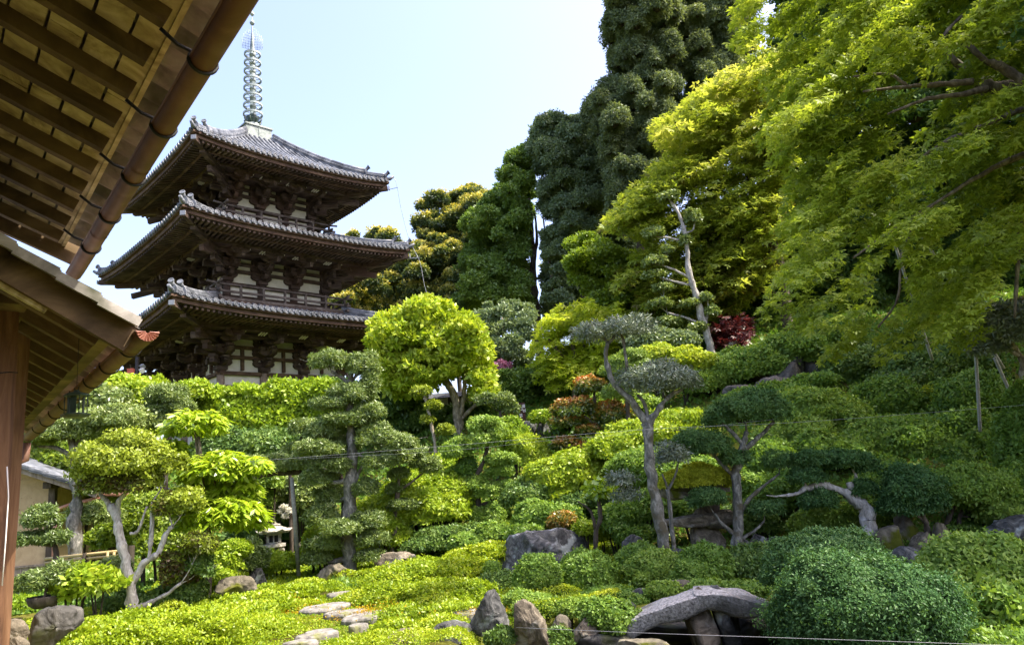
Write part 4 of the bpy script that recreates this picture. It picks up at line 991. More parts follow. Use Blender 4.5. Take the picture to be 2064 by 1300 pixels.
# ------------------------------------------------------------------ stone bridge
def bridge():
    A = at(1272, 1238, 9.35); Mid = at(1425, 1190, 9.15); B = at(1590, 1240, 9.0)
    root = empty('stone_bridge', (Mid[0], Mid[1], 0), 0, 'curved pale granite slab bridge over the pond', 'bridge'); inv = np.array([Mid[0], Mid[1], 0])
    dv = np.array([B[0] - A[0], B[1] - A[1], 0]); dv /= np.linalg.norm(dv); nv = np.array([-dv[1], dv[0], 0])
    def slab(name, p, q, arch, th, w, seed):
        g = np.random.default_rng(seed); n = 26; rows = []
        for i in range(n):
            t = i / (n - 1); c = p + (q - p) * t + zH * arch * 4 * t * (1 - t) - inv
            ring = []
            h = th * (1 + .15 * math.sin(t * 9 + seed)); ww = w * (1 + .06 * math.sin(t * 7 + seed * 2))
            if i in (0, n - 1): h *= .8; ww *= .92
            for (a, b) in ((-.5, 0), (-.47, .08), (-.3, .11), (0, .12), (.3, .11), (.47, .08), (.5, 0), (.48, -.75), (.4, -.95), (0, -1), (-.4, -.95), (-.48, -.75)):
                ring.append(c + nv * a * ww + zH * (b * h))
            rows.append(ring)
        P = np.array(rows); P[..., :] += .03 * fbm(P * 5, seed)[..., None] * 1.0
        P2 = np.concatenate([P, P[:, :1]], 1)
        mb = MB(); mb.grid(P2, smooth=True); m = 12
        mb.add(P[0], [tuple(range(m))]); mb.add(P[-1], [tuple(range(m))[::-1]])
        return mb.build(name, M['granite'], root)
    slab('left_slab', A + np.array([-.06, 0, -.05]), Mid + np.array([.07, .03, .0]) + zH * .01, .03, .2, .62, 2)
    slab('right_slab', Mid + np.array([-.14, .08, .0]), B + np.array([.12, 0, -.06]), .10, .2, .66, 5)
    for (px, py, rx, rz, s, nm) in ((1412, 1262, 26, 46, 3, 'pier'), (1465, 1258, 24, 50, 4, 'pier')):
        c = at(px, py, 9.2); m = 9.2 / F * 1.05
        P, q = rockmesh(c - inv, (rx * m, .24, rz * m + .12), 200 + s, amp=.12); new_obj(nm, raw_mesh(nm, P, [q], [M['rockb' if s == 3 else 'rock']], smooth=True), root)
bridge()
rock_outline('mossy flat stone in the water at the bottom edge', [(1235, 1312), (1245, 1294), (1290, 1291), (1340, 1293), (1352, 1310)], 8.3, .5, 'rockm', 31)

# ------------------------------------------------------------------ stone lanterns
def small_lantern():
    c = at(553, 1118, 18.6); u = 18.6 / F * 1.03; root = empty('stone_lantern', c, math.radians(14), 'small stone lantern with a wide pale roof among the shrubs behind the lawn', 'lantern')
    B_ = lambda name, f: f(MB()).build(name, M['lstone'], root)
    mb = MB()
    for k in range(4):
        a = k * math.pi / 2; mb.prism([(-.26, -.12), (-.2, .1), (.2, .1), (.26, -.12), (.12, -.12), (.08, -.03), (-.08, -.03), (-.12, -.12)], .12, (.17 * math.cos(a), .17 * math.sin(a), .02), (-math.sin(a), math.cos(a), 0), (0, 0, 1), (math.cos(a), math.sin(a), 0))
    mb.box((0, 0, .09), (.42, .42, .1)); mb.build('base', M['lstone'], root)
    MB().lathe((0, 0, .14), [(.2, 0), (.27, .05), (.27, .12), (.18, .13)], 6).build('platform', M['lstone'], root)
    mb = MB(); mb.box((0, 0, .385), (.22, .22, .23)); mb.build('inner_chamber', M['iron'], root)
    mb = MB()
    for i in (-1, 1):
        for j in (-1, 1): mb.box((i * .135, j * .135, .385), (.06, .06, .25))
    for z in (.285, .49): mb.box((0, 0, z), (.33, .33, .045))
    for a in range(4):
        c_, s_ = round(math.cos(a * math.pi / 2)), round(math.sin(a * math.pi / 2)); mb.box((c_ * .125, s_ * .125, .385), (.03, .03, .2))
    mb.build('fire_box', M['lstone'], root)
    mb = MB(); n = 6; R = [[], [], [], [], []]
    prof = [(.40, .51), (.44, .56), (.30, .62), (.16, .68), (.08, .70)]
    for i, (r, z) in enumerate(prof):
        for k in range(n * 4):
            a = 2 * math.pi * k / (n * 4); s_ = k % 4; poly = math.cos(math.pi / n) / math.cos(((a + 1e-6) % (2 * math.pi / n)) - math.pi / n)
            up = .045 * (max(0, poly - .9) / .1) if i in (0, 1) else 0
            R[i].append((r * poly * math.cos(a), r * poly * math.sin(a), z + up))
    R.insert(0, [(x * .5, y * .5, .50) for x, y, z in R[0]])
    mb.grid([r + r[:1] for r in R], smooth=False, flip=True); mb.build('roof', M['lstone'], root)
    MB().lathe((0, 0, .69), [(.15, 0), (.16, .03), (.07, .05), (.035, .1), (.02, .15), (.016, .24), (.004, .25)], 12, smooth=True).build('finial', M['lstone'], root)
small_lantern()
def big_lantern():
    Y = 13.6; c = at(1415, 1118, Y); m = Y / F; root = empty('rustic_stone_lantern', c, 0, 'rough natural-stone lantern with a thick moss cap on the slope', 'lantern'); inv = c
    def piece(name, px, py, rx, ry, seed, mat, df=.8, amp=.18):
        p = at(px, py, Y) - inv; P, q = rockmesh(p, (rx * m, rx * m * df, ry * m), seed, amp=amp); return new_obj(name, raw_mesh(name, P, [q], [M[mat]], smooth=True), root)
    piece('pedestal', 1420, 1085, 38, 44, 301, 'rockb')
    piece('platform', 1405, 1048, 68, 17, 302, 'rockb', .7)
    piece('platform', 1450, 1048, 40, 14, 309, 'rockm', .9)
    mb = MB(); p = at(1428, 1000, Y) - inv
    P, q = rockmesh(p - zH * 12 * m, (26 * m, .2, 38 * m), 303); new_obj('fire_box', raw_mesh('fire_box', P, [q], [M['barkd']], smooth=True), root)
    cap = piece('cap', 1408, 981, 70, 21, 304, 'rockm', .8)
    ps = []
    for e in ((1408, 972, 73, 26), (1372, 973, 36, 22), (1446, 976, 36, 22), (1405, 947, 24, 12)):
        q, _ = pxblob(e, Y, 6, 1.0, bottom=-.15, shell=.12, out=.7, lump=.08, asp=.45, vrand=.5); ps.append((q[0] - inv, q[1]))
    leafmesh('moss_cap', ps, M['MOSS'], root, [(core(at(1408, 972, Y) - inv, (71 * m, 60 * m, 23 * m), .95)[0], core(np.zeros(3), (1, 1, 1))[1])], M['rockm'])
    piece('base_stone', 1365, 1112, 20, 8, 306, 'rock'); 
big_lantern()

# ------------------------------------------------------------------ back garden house, fences, sign, pole, hanging lantern
def rear_house():
    Y = 20.0; c = at(98, 1172, Y); c[2] = .2; root = empty('garden_house', c, math.radians(8), 'small ochre-walled garden house with grey tiles behind the pines', 'house')
    # local: x along the gable wall (right +), y away
    h = 2.62
    mb = MB(); mb.box((-2.0, .1, 1.5), (4.0, .16, 2.5)); mb.prism([(-3.95, 2.7), (-.1, 2.7), (-3.95, 4.3)], .12, (0, .1, 0), (1, 0, 0), (0, 0, 1), (0, 1, 0)); mb.box((-.09, 3, 1.5), (.14, 5.7, 2.5)); mb.build('wall', M['plasterc'], root)
    mb = MB(); mb.box((-2.0, .0, .24), (4.0, .05, .5)); 
    for x in np.linspace(-3.9, -.1, 14): mb.box((x, -.03, .24), (.04, .02, .5))
    mb.build('board_skirt', M['weather'], root)
    mb = MB(); mb.box((-2.0, -.05, .52), (4.0, .05, .05)); mb.box((-2, -.05, .26), (4.0, .04, .05)); mb.build('skirt_rail', M['weather'], root)
    mb = MB(); mb.box((0, 0, 1.3), (.16, .16, 2.7)); mb.build('corner_post', M['barkd'], root)
    mb = MB(); mb.box((.0, -.12, 2.55), (.2, .5, .17)); mb.build('beam_end', M['barkd'], root)
    sl = .42
    def z(x): return h + .15 - sl * x
    mb = MB(); mb.prism([(-4.2, z(-4.2)), (1.35, z(1.35)), (1.35, z(1.35) + .06), (-4.2, z(-4.2) + .06)], 6.6, (0, 2.75, 0), (1, 0, 0), (0, 0, 1), (0, 1, 0)); mb.build('soffit', M['eave'], root)
    mb = MB()
    for k in range(13): mb.beam((.1, -.2 + k * .48, z(.1) - .06), (1.25, -.2 + k * .48, z(1.25) - .06), .06, .08)
    mb.build('rafters', M['eave'], root)
    mb = MB(); mb.beam((-4.2, -.56, z(-4.2) - .0), (1.34, -.56, z(1.34) - .0), .05, .2); mb.build('barge_board', M['weather'], root)
    mb = MB()
    for j in range(16):
        x = 1.4 - j * .34; mb.beam((x, -.55, z(x) + .12), (x - .36, -.55, z(x - .36) + .095), .3, .04)
        mb.beam((x - .01, -.66, z(x) + .10), (x - .34, -.66, z(x - .34) + .075), .04, .10)
    mb.build('verge_tiles', M['tile'], root)
    mb = MB(); P = []
    for i in range(133):
        y = -.45 + i * .05; P.append([(x, y, z(x) + .10 + .025 * math.sin(i * math.pi / 3)) for x in (1.4, -4.2)])
    mb.grid(P); mb.build('roof_tiles', M['tile'], root)
    mb = MB(); mb.tube([(1.45, -.6, z(1.4) + .0), (1.45, 5.9, z(1.4) + .0)], .06, 8); mb.build('gutter', M['copper'], root)
    mb = MB(); mb.tube([(.14, -.1, .1), (.14, -.1, 1.9)], .055, 10); mb.tube([(.14, -.1, 1.9), (.5, -.15, 2.0), (1.42, -.3, z(1.4) - .05)], .05, 8); mb.build('downpipe', M['copperp'], root)
rear_house()
def bamboo_fence():
    Y = 15.5; root_p = at(268, 1190, Y); inv = np.array([root_p[0], root_p[1], 0]); root = empty('bamboo_fence', inv, 0, 'yellow bamboo rail fence with a brown post beside the garden house', 'fence')
    t = lambda px, py, r=0.: at(px, py, Y + r) - inv
    for a, b, r in (((92, 1126), (264, 1108), .035), ((92, 1134), (264, 1116), .03), ((180, 1187), (262, 1180), .03)):
        MB().tube([t(*a, 1.0), t(*b)], r, 10).build('rail', M['bamboo'], root)
    mb = MB(); p = t(265, 1105); mb.tube([(p[0], p[1], -.1), (p[0], p[1], p[2] + .06)], .06, 10); mb.build('post', M['twig'], root)
    for px in (217, 230, 256):
        p = t(px, 1112, .1); MB().tube([(p[0], p[1], -.1), (p[0], p[1], p[2])], .025, 8).build('upright', M['bamboo'], root)
    p = t(172, 1118, .5); MB().tube([(p[0], p[1], -.1), (p[0], p[1], p[2] + .04)], .055, 10).build('post', M['twig'], root)
bamboo_fence()
def picket():
    Y = 19.2; inv = at(775, 1020, Y); root = empty('picket_fence', inv, 0, 'short weathered picket fence above the azalea slope', 'fence')
    a, b = at(752, 1004, Y) - inv, at(802, 996, Y) - inv
    MB().tube([a, b], .055, 10).build('top_rail', M['weather'], root)
    for k in range(10):
        p = a + (b - a) * (k + .3) / 10; MB().tube([p - zH * 1.0, p], .03, 6).build('picket', M['weather'], root)
picket()
def utility_pole():
    Y = 30; inv = at(275, 785, Y); inv[2] = G(inv[0], inv[1]); root = empty('utility_pole', inv, 0, 'thin dark pole with a red box and two lamps before the pagoda', 'pole')
    z = lambda py: at(275, py, Y)[2] - inv[2]
    mb = MB(); mb.tube([(0, 0, -.2), (0, 0, z(720))], .075, 8); mb.build('mast', M['iron'], root)
    mb = MB(); mb.box((-.2, -.05, z(748)), (.26, .2, .18)); mb.box((-.2, -.15, z(744)), (.28, .04, .04)); mb.build('box', M['redbox'], root)
    for px, py in ((287, 738), (286, 746)):
        p = at(px, py, Y) - inv; mb = MB(); d = np.array([.5, -.6, -.5]); d /= np.linalg.norm(d)
        s = np.cross(d, zH); s /= np.linalg.norm(s)
        mb.lathe(p, [(.05, -.12), (.09, -.05), (.11, .1), (.02, .1)], 10, ax=(s, np.cross(d, s), d)); mb.tube([(0, 0, p[2] + .05), p], .02, 5); mb.build('lamp', M['white' if py > 740 else 'grey'], root)
utility_pole()
def hanging_lantern():
    Y = 5.6; c = at(152, 838, Y); root = empty('hanging_lantern', c, .3, 'dark green bronze hexagonal lantern hanging from the lower eave', 'lantern')
    MB().lathe((0, 0, 0), [(.02, -.018), (.075, -.014), (.105, .004), (.106, .012), (.07, .02)], 6).build('base_tray', M['bronzed'], root)
    MB().lathe((0, 0, .150), [(.09, 0), (.094, .008), (.085, .018), (.03, .034), (.014, .05)], 6).build('roof', M['bronzed'], root)
    for k in range(6):
        a = k * math.pi / 3; MB().tube([(.078 * math.cos(a), .078 * math.sin(a), .012), (.078 * math.cos(a), .078 * math.sin(a), .152)], .004, 6).build('post', M['bronzed'], root)
    for a in (.4, 2.6, 4.6):
        MB().box((.05 * math.cos(a), .05 * math.sin(a), .082), (.008, .04, .13), ((math.cos(a), math.sin(a), 0), (-math.sin(a), math.cos(a), 0), (0, 0, 1))).build('side_panel', M['bronzed'], root)
    mb = MB(); th = np.linspace(0, 2 * np.pi, 13)
    mb.tube([(.016 * math.cos(t), 0, .212 + .016 * math.sin(t)) for t in th], .003, 5, cap=False); mb.tube([(0, 0, .225), (0, 0, .75)], .0022, 5)
    mb.build('hanging_wire', M['iron'], root)
hanging_lantern()
def signpost():
    Y = 24.5; inv = at(1054, 850, Y); root = empty('sign_post', inv, 0, 'dark brown notice post with white lettering above the steps', 'sign')
    t = lambda px, py, y=0: at(px, py, Y + y) - inv
    mb = MB(); a, b = t(1046, 815), t(1061, 852); w = (b[0] - a[0]); mb.box(((a[0] + b[0]) / 2, 0, (a[2] + b[2]) / 2 - .2), (w, .06, a[2] - b[2] + .5)); mb.build('board', M['signwood'], root)
    mb = MB(); pw = 24.5 / F
    def st(px, py, w_, h_):
        p = t(px, py); mb.box((p[0], -.036, p[2]), (w_ * pw, .008, h_ * pw))
    # four blocky white characters
    for (cx, cy, k) in ((1050.0, 824.0, 0), (1055.2, 818.5, 1), (1056.5, 827.0, 2), (1050.0, 837.0, 3)):
        for dx in (-2.2, 2.2): st(cx + dx, cy, 1.1, 6.0)
        for dy in ((-2.6, 2.6), (-2.6, .2, 2.6), (-.4, 2.6), (-2.6, 0, 2.6))[k]: st(cx, cy + dy, 4.6, 1.1)
        if k in (1, 3): st(cx, cy, 1.1, 5.5)
    mb.build('lettering', M['white'], root)
signpost()
def plaster_fence():
    Y = 27.8; inv = at(930, 835, Y); inv[2] = G(inv[0], inv[1]) - .1; root = empty('garden_wall', inv, 0, 'low plaster wall with dark posts and tiled cap behind the lime tree', 'wall')
    x0, x1 = at(858, 830, Y)[0] - inv[0], at(1010, 830, Y)[0] - inv[0]; zt = at(930, 800, Y)[2] - inv[2]
    MB().box(((x0 + x1) / 2, 0, zt / 2), (x1 - x0, .14, zt)).build('panel', M['plaster'], root)
    mb = MB(); mb.prism([(-.32, 0), (.32, 0), (.05, .2), (-.05, .2)], x1 - x0 + .2, ((x0 + x1) / 2, 0, zt), (0, 1, 0), (0, 0, 1), (1, 0, 0)); mb.build('tile_cap', M['tiledark'], root)
    for x in np.linspace(x0, x1, 7): MB().box((x, -.08, zt / 2), (.14, .06, zt)).build('post', M['barkd'], root)
plaster_fence()
def wire(label, pts, r, name='wire', mat='grey'):
    w = [at(*p) for p in pts]; c = w[0]; o = MB().tube(spline(np.array(w) - c, 8), r, 5).build(name, M[mat]); o.location = c; tag(o, label, 'wire')
wire('upper thin steel wire crossing the garden from the pines to the right', [(500, 930, 11.6), (860, 902, 11.5), (1290, 866, 11.4), (1620, 850, 11.3), (2120, 812, 11.2)], .002)
wire('lower thin steel wire crossing the garden centre', [(600, 925, 12.6), (905, 908, 12.2), (1120, 886, 12.0), (1330, 870, 12.0), (1560, 845, 12.0)], .0013)
wire('thin guard rope strung low over the pond edge', [(1040, 1264, 7.4), (1300, 1275, 7.0), (1560, 1284, 6.8), (2100, 1302, 6.4)], .002, 'guard_rope', 'grey')
def flowerpot():
    Y = 13.0; c = at(88, 1212, Y); root = empty('bonsai_pot', c, 0, 'dark round pot holding a small pine by the garden house', 'plant pot')
    MB().lathe((0, 0, -.1), [(.14, 0), (.22, .06), (.26, .16), (.25, .19), (.2, .17)], 18, smooth=True).build('pot', M['barkd'], root)
    for e in ((80, 1172, 36, 18), (120, 1160, 24, 20), (55, 1180, 25, 12)):
        q, (cc, r, lump, fl) = pxblob(e, Y, 9, 1.0, asp=.25); leafmesh('foliage_pad', [(q[0] - c, q[1])], M['PN'], root)
    limb('trunk', [(0, 0, .05, .03), (.03, 0, .2, .028), (-.05, 0, .35, .02)], M['bark'], root)
flowerpot()
# ------------------------------------------------------------------ distant wood
LT = 'trees of the wood behind the pagoda'
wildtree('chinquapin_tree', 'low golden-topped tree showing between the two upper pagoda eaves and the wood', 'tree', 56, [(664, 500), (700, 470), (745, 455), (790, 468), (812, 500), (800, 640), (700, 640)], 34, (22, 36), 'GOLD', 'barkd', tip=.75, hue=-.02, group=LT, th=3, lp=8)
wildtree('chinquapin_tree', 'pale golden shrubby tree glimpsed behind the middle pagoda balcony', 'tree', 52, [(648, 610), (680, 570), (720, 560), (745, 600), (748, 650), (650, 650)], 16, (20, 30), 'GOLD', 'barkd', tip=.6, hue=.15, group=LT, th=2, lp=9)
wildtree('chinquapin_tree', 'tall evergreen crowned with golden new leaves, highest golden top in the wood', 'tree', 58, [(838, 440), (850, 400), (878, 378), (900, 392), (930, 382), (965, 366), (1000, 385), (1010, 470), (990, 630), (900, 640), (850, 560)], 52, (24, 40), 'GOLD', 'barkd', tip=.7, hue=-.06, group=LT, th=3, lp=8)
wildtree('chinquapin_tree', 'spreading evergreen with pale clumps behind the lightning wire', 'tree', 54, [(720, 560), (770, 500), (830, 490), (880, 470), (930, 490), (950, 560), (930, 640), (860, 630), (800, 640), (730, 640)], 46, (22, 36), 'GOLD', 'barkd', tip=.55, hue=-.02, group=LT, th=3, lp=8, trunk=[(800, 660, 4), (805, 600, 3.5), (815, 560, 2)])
wildtree('fresh_cedar', 'soft light green cedar with dark twin trunks right of the golden trees', 'tree', 50, [(1000, 380), (1030, 305), (1055, 290), (1085, 310), (1080, 420), (1060, 480), (1075, 620), (900, 640), (930, 520), (960, 480), (920, 450), (980, 400)], 64, (22, 40), 'BAM', 'barkd', group=LT, th=3, lp=8, trunk=[(1082, 640, 9), (1076, 560, 8), (1072, 480, 6), (1066, 400, 4)], limbs=[[(1076, 560, 4), (1050, 530, 3), (1025, 525, 2)], [(1076, 545, 4), (1082, 480, 3), (1078, 430, 2)]])
wildtree('cypress_tree', 'grey-green cypress between the soft cedar and the tall dark cedars', 'tree', 47, [(1062, 300), (1075, 250), (1110, 228), (1140, 238), (1190, 232), (1220, 300), (1230, 420), (1215, 480), (1140, 480), (1120, 440), (1085, 440), (1090, 360)], 52, (24, 42), 'CYP', 'barkd', droop=.4, asp=.35, wild=.52, ry=1.1, group=LT, th=3, lp=8, hue=.05, trunk=[(1180, 640, 8), (1170, 500, 7), (1150, 350, 4)])
wildtree('slim_cypress', 'thin see-through cypress with sky showing round its bare stem', 'tree', 46, [(1085, 470), (1120, 450), (1150, 470), (1165, 560), (1150, 620), (1095, 610), (1100, 540)], 24, (12, 24), 'CYP', 'barkd', group=LT, th=1.5, lp=8, trunk=[(1122, 640, 4), (1112, 560, 3.5), (1100, 480, 2.5), (1095, 440, 1.5)], cores=0)
wildtree('cypress_tree', 'shadowy cypress filling the gap behind the thin see-through one', 'tree', 51, [(1090, 560), (1110, 480), (1180, 400), (1260, 360), (1330, 420), (1330, 660), (1100, 660)], 50, (26, 42), 'CYP', 'barkd', group=LT, th=2.5, lp=8, hue=-.08, wild=.52, ry=1.1)
wildtree('dark_cedar', 'tallest dark cedar, its left side against the open sky', 'tree', 42, [(1232, -90), (1225, 10), (1218, 80), (1240, 150), (1190, 190), (1178, 240), (1215, 300), (1240, 480), (1320, 480), (1360, 300), (1370, 60), (1360, -90)], 74, (28, 50), 'CED', 'barkd', droop=.5, asp=.35, wild=.5, ry=1.25, group=LT, th=3.5, lp=8, trunk=[(1290, 640, 14), (1295, 400, 11), (1300, 100, 7), (1305, -60, 4)], limbs=[[(1298, 250, 5), (1260, 200, 3), (1220, 195, 2)], [(1300, 120, 5), (1340, 80, 3), (1365, 60, 2)]])
wildtree('dark_cedar', 'dark cedar behind the yellow maple crown, pierced by bits of sky', 'tree', 44, [(1345, -90), (1365, 60), (1370, 200), (1340, 330), (1480, 330), (1520, 100), (1540, -90)], 40, (26, 48), 'CED', 'barkd', droop=.5, asp=.35, wild=.5, ry=1.25, group=LT, th=3, lp=8, hue=.08, trunk=[(1440, 640, 14), (1435, 300, 10), (1430, 0, 6)], limbs=[[(1435, 120, 5), (1395, 80, 3), (1365, 75, 2)]])
for k, (poly, lab, hu) in enumerate([([(1560, -120), (1780, -120), (1800, 300), (1760, 640), (1560, 640)], 'dark evergreen behind the left half of the near maple', -.1), ([(1780, -120), (2000, -120), (1990, 700), (1740, 700), (1790, 300)], 'dark evergreen behind the middle of the near maple', -.12), ([(1960, -120), (2240, -120), (2240, 760), (1940, 760), (1990, 300)], 'dark evergreen at the far right behind the grey-leaved shrub tree', -.1)]):
    wildtree('hill_evergreen', lab, 'tree', 29 + k, poly, 62, (40, 66), 'DG', 'barkd', group='dark evergreens on the hill', th=2.5, lp=11, hue=hu, cov=.75)
for poly, lab, y in (([(2160, -700), (2560, -700), (2640, 200), (2500, 640), (2180, 560)], 'hillside evergreen just beyond the right edge, shading the azalea slope', 17.5), ([(2150, -500), (2420, -500), (2420, 500), (2150, 500)], 'hillside evergreen beyond the right edge, higher up the slope', 22)):
    wildtree('hill_evergreen', lab, 'tree', y, poly, 44, (70, 110), 'DG', 'barkd', group='dark evergreens on the hill', th=1.6, lp=20, cov=.7, wild=1.0)
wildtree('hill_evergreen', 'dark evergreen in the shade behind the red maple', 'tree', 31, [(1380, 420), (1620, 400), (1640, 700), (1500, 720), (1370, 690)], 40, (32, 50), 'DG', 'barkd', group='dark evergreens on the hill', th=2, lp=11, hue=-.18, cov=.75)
wildtree('grey_green_tree', 'small hazy grey-green tree between the lime tree and the yellow maple', 'tree', 31, [(950, 640), (985, 608), (1030, 605), (1080, 625), (1085, 700), (1060, 770), (990, 780), (960, 700)], 26, (20, 32), 'CYP', 'bark', th=1.5, lp=9, hue=.2, cov=.7, trunk=[(1016, 800, 4), (1014, 700, 3.5), (1012, 640, 2)], cores=.3)
wildtree('rhododendron', 'pink-flowering rhododendron between the lime tree and the yellow maple', 'shrub', 29, [(985, 735), (1010, 722), (1030, 735), (1032, 770), (1000, 790), (985, 770)], 9, (10, 15), 'PINK', 'bark', th=.5, lp=8, cov=.55, cores=0)
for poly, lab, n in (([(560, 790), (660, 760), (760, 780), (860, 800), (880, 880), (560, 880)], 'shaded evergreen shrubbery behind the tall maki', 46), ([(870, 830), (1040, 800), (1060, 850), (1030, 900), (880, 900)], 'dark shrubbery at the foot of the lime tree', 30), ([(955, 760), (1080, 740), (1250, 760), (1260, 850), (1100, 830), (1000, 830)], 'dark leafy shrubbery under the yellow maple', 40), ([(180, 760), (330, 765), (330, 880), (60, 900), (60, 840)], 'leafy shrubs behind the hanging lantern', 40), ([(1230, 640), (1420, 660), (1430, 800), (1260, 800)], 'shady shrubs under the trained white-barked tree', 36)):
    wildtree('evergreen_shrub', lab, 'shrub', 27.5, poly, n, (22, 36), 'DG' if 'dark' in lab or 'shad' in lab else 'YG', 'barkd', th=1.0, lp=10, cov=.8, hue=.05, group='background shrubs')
# ------------------------------------------------------------------ middle-distance trees
wildtree('fresh_maple', 'round fresh green maple left of the big yellow-topped maple', 'tree', 28, [(1140, 490), (1165, 468), (1210, 470), (1240, 500), (1300, 510), (1320, 600), (1300, 660), (1240, 640), (1180, 600), (1148, 560)], 52, (22, 38), 'MAPG', 'bark', th=1.8, lp=10, ry=.55, trunk=[(1260, 720, 8), (1250, 600, 6), (1235, 520, 3)])
maple('yellow_maple', 'pale yellow-green maple lit by the sun behind the forked tree', 'tree', 25, [(1062, 700), (1085, 640), (1100, 610), (1165, 600), (1180, 575), (1200, 610), (1255, 600), (1270, 660), (1240, 720), (1190, 780), (1120, 790), (1075, 760)], 150, (24, 42), 'MAPL', 'bark', [(1160, 830, 8), (1158, 740, 6), (1150, 650, 3)], [[(1158, 740, 4), (1110, 690, 3), (1090, 660, 2)], [(1158, 720, 4), (1200, 670, 3), (1230, 640, 2)]], lp=10, hue=.08, tilt=(-.4, -.4, -.25), seed=8, per=.7, thick=.05)
wildtree('lime_tree', 'bright lime-green leafy tree with a leaning trunk in front of the pagoda', 'tree', 25.5, [(742, 680), (755, 640), (800, 625), (850, 600), (885, 605), (930, 625), (960, 640), (985, 690), (992, 760), (1008, 815), (960, 810), (932, 745), (890, 775), (850, 800), (790, 800), (752, 760)], 190, (13, 24), 'YG', 'barkp', th=1.9, lp=12.6, cov=.5, stray=.35, kamp=.1, hue=.18, trunk=[(924, 852, 11), (915, 800, 9), (890, 750, 7), (868, 715, 5), (850, 680, 3)], limbs=[[(890, 752, 5), (925, 700, 3), (930, 660, 2)], [(868, 715, 5), (890, 670, 3), (880, 640, 2)], [(928, 840, 6), (935, 790, 5), (938, 750, 3)], [(926, 848, 5), (960, 815, 4), (985, 795, 2)]], cores=0, seed=31)
maple('tall_maple', 'big maple with a sunlit yellow top left of the near maple', 'tree', 26, [(1215, 420), (1280, 350), (1340, 300), (1282, 240), (1320, 225), (1370, 200), (1400, 165), (1435, 145), (1470, 120), (1530, 60), (1620, 200), (1600, 420), (1590, 560), (1480, 640), (1400, 660), (1300, 640), (1220, 560), (1290, 480), (1200, 470)], 420, (34, 58), 'MAPY', 'bark', [(1590, 690, 16), (1575, 560, 13), (1545, 460, 11), (1520, 400, 8), (1500, 300, 5)], [[(1560, 500, 8), (1500, 480, 5), (1420, 470, 3)], [(1548, 465, 7), (1470, 400, 4), (1400, 330, 2)], [(1572, 560, 7), (1500, 540, 5), (1430, 570, 3)], [(1520, 400, 5), (1560, 300, 4), (1560, 200, 2)], [(1580, 600, 6), (1530, 585, 4), (1480, 610, 2.5)]], lp=11, hue=-.10, toplit=.62, tilt=(-.55, -.3, -.2), th=1.9, seed=14, per=.75)
tree('trained_yew', 'tall white-barked tree trained into tiers of small pads on the slope', 'tree', 23.5, [(1436, 718, 9), (1418, 650, 8), (1402, 590, 8), (1388, 545, 6.5), (1384, 490, 5), (1372, 440, 4), (1350, 402, 3)],
     [[(1384, 488, 3), (1350, 480, 2.5), (1325, 478, 2)], [(1390, 560, 3.5), (1360, 545, 3), (1335, 535, 2)], [(1392, 575, 3), (1350, 565, 2.5), (1330, 560, 2)], [(1420, 655, 3.5), (1380, 640, 3), (1345, 630, 2)], [(1422, 650, 4), (1428, 625, 3), (1426, 605, 2)], [(1378, 470, 3), (1395, 465, 2), (1402, 445, 2)]],
     [(1348, 398, 22, 11), (1395, 440, 17, 17), (1318, 470, 19, 12), (1383, 485, 12, 10), (1345, 505, 12, 7), (1318, 528, 24, 11), (1320, 555, 22, 8), (1335, 580, 20, 7), (1330, 612, 25, 10), (1390, 612, 19, 8), (1422, 600, 12, 8), (1436, 628, 16, 10), (1345, 650, 27, 10), (1402, 660, 20, 10)], 'PN', 'barkw', lp=8, hue=.15, autobranch=True)
maple('red_maple', 'dark red dwarf maple behind the trained white-barked tree', 'tree', 24.6, [(1428, 660), (1450, 640), (1480, 630), (1515, 640), (1520, 670), (1500, 700), (1460, 712), (1435, 690)], 70, (12, 24), 'RED', 'barkd', [(1478, 740, 5), (1474, 690, 4), (1470, 660, 2)], [], lp=10, per=1.2, tilt=(-.5, -.4, -.3), seed=21, thick=.09)
wildtree('rhododendron', 'pale pink rhododendron below the red maple', 'shrub', 24, [(1470, 690), (1490, 672), (1512, 690), (1500, 716), (1472, 716)], 6, (9, 14), 'WHITE', 'bark', th=.4, lp=8, cov=.4, cores=0)
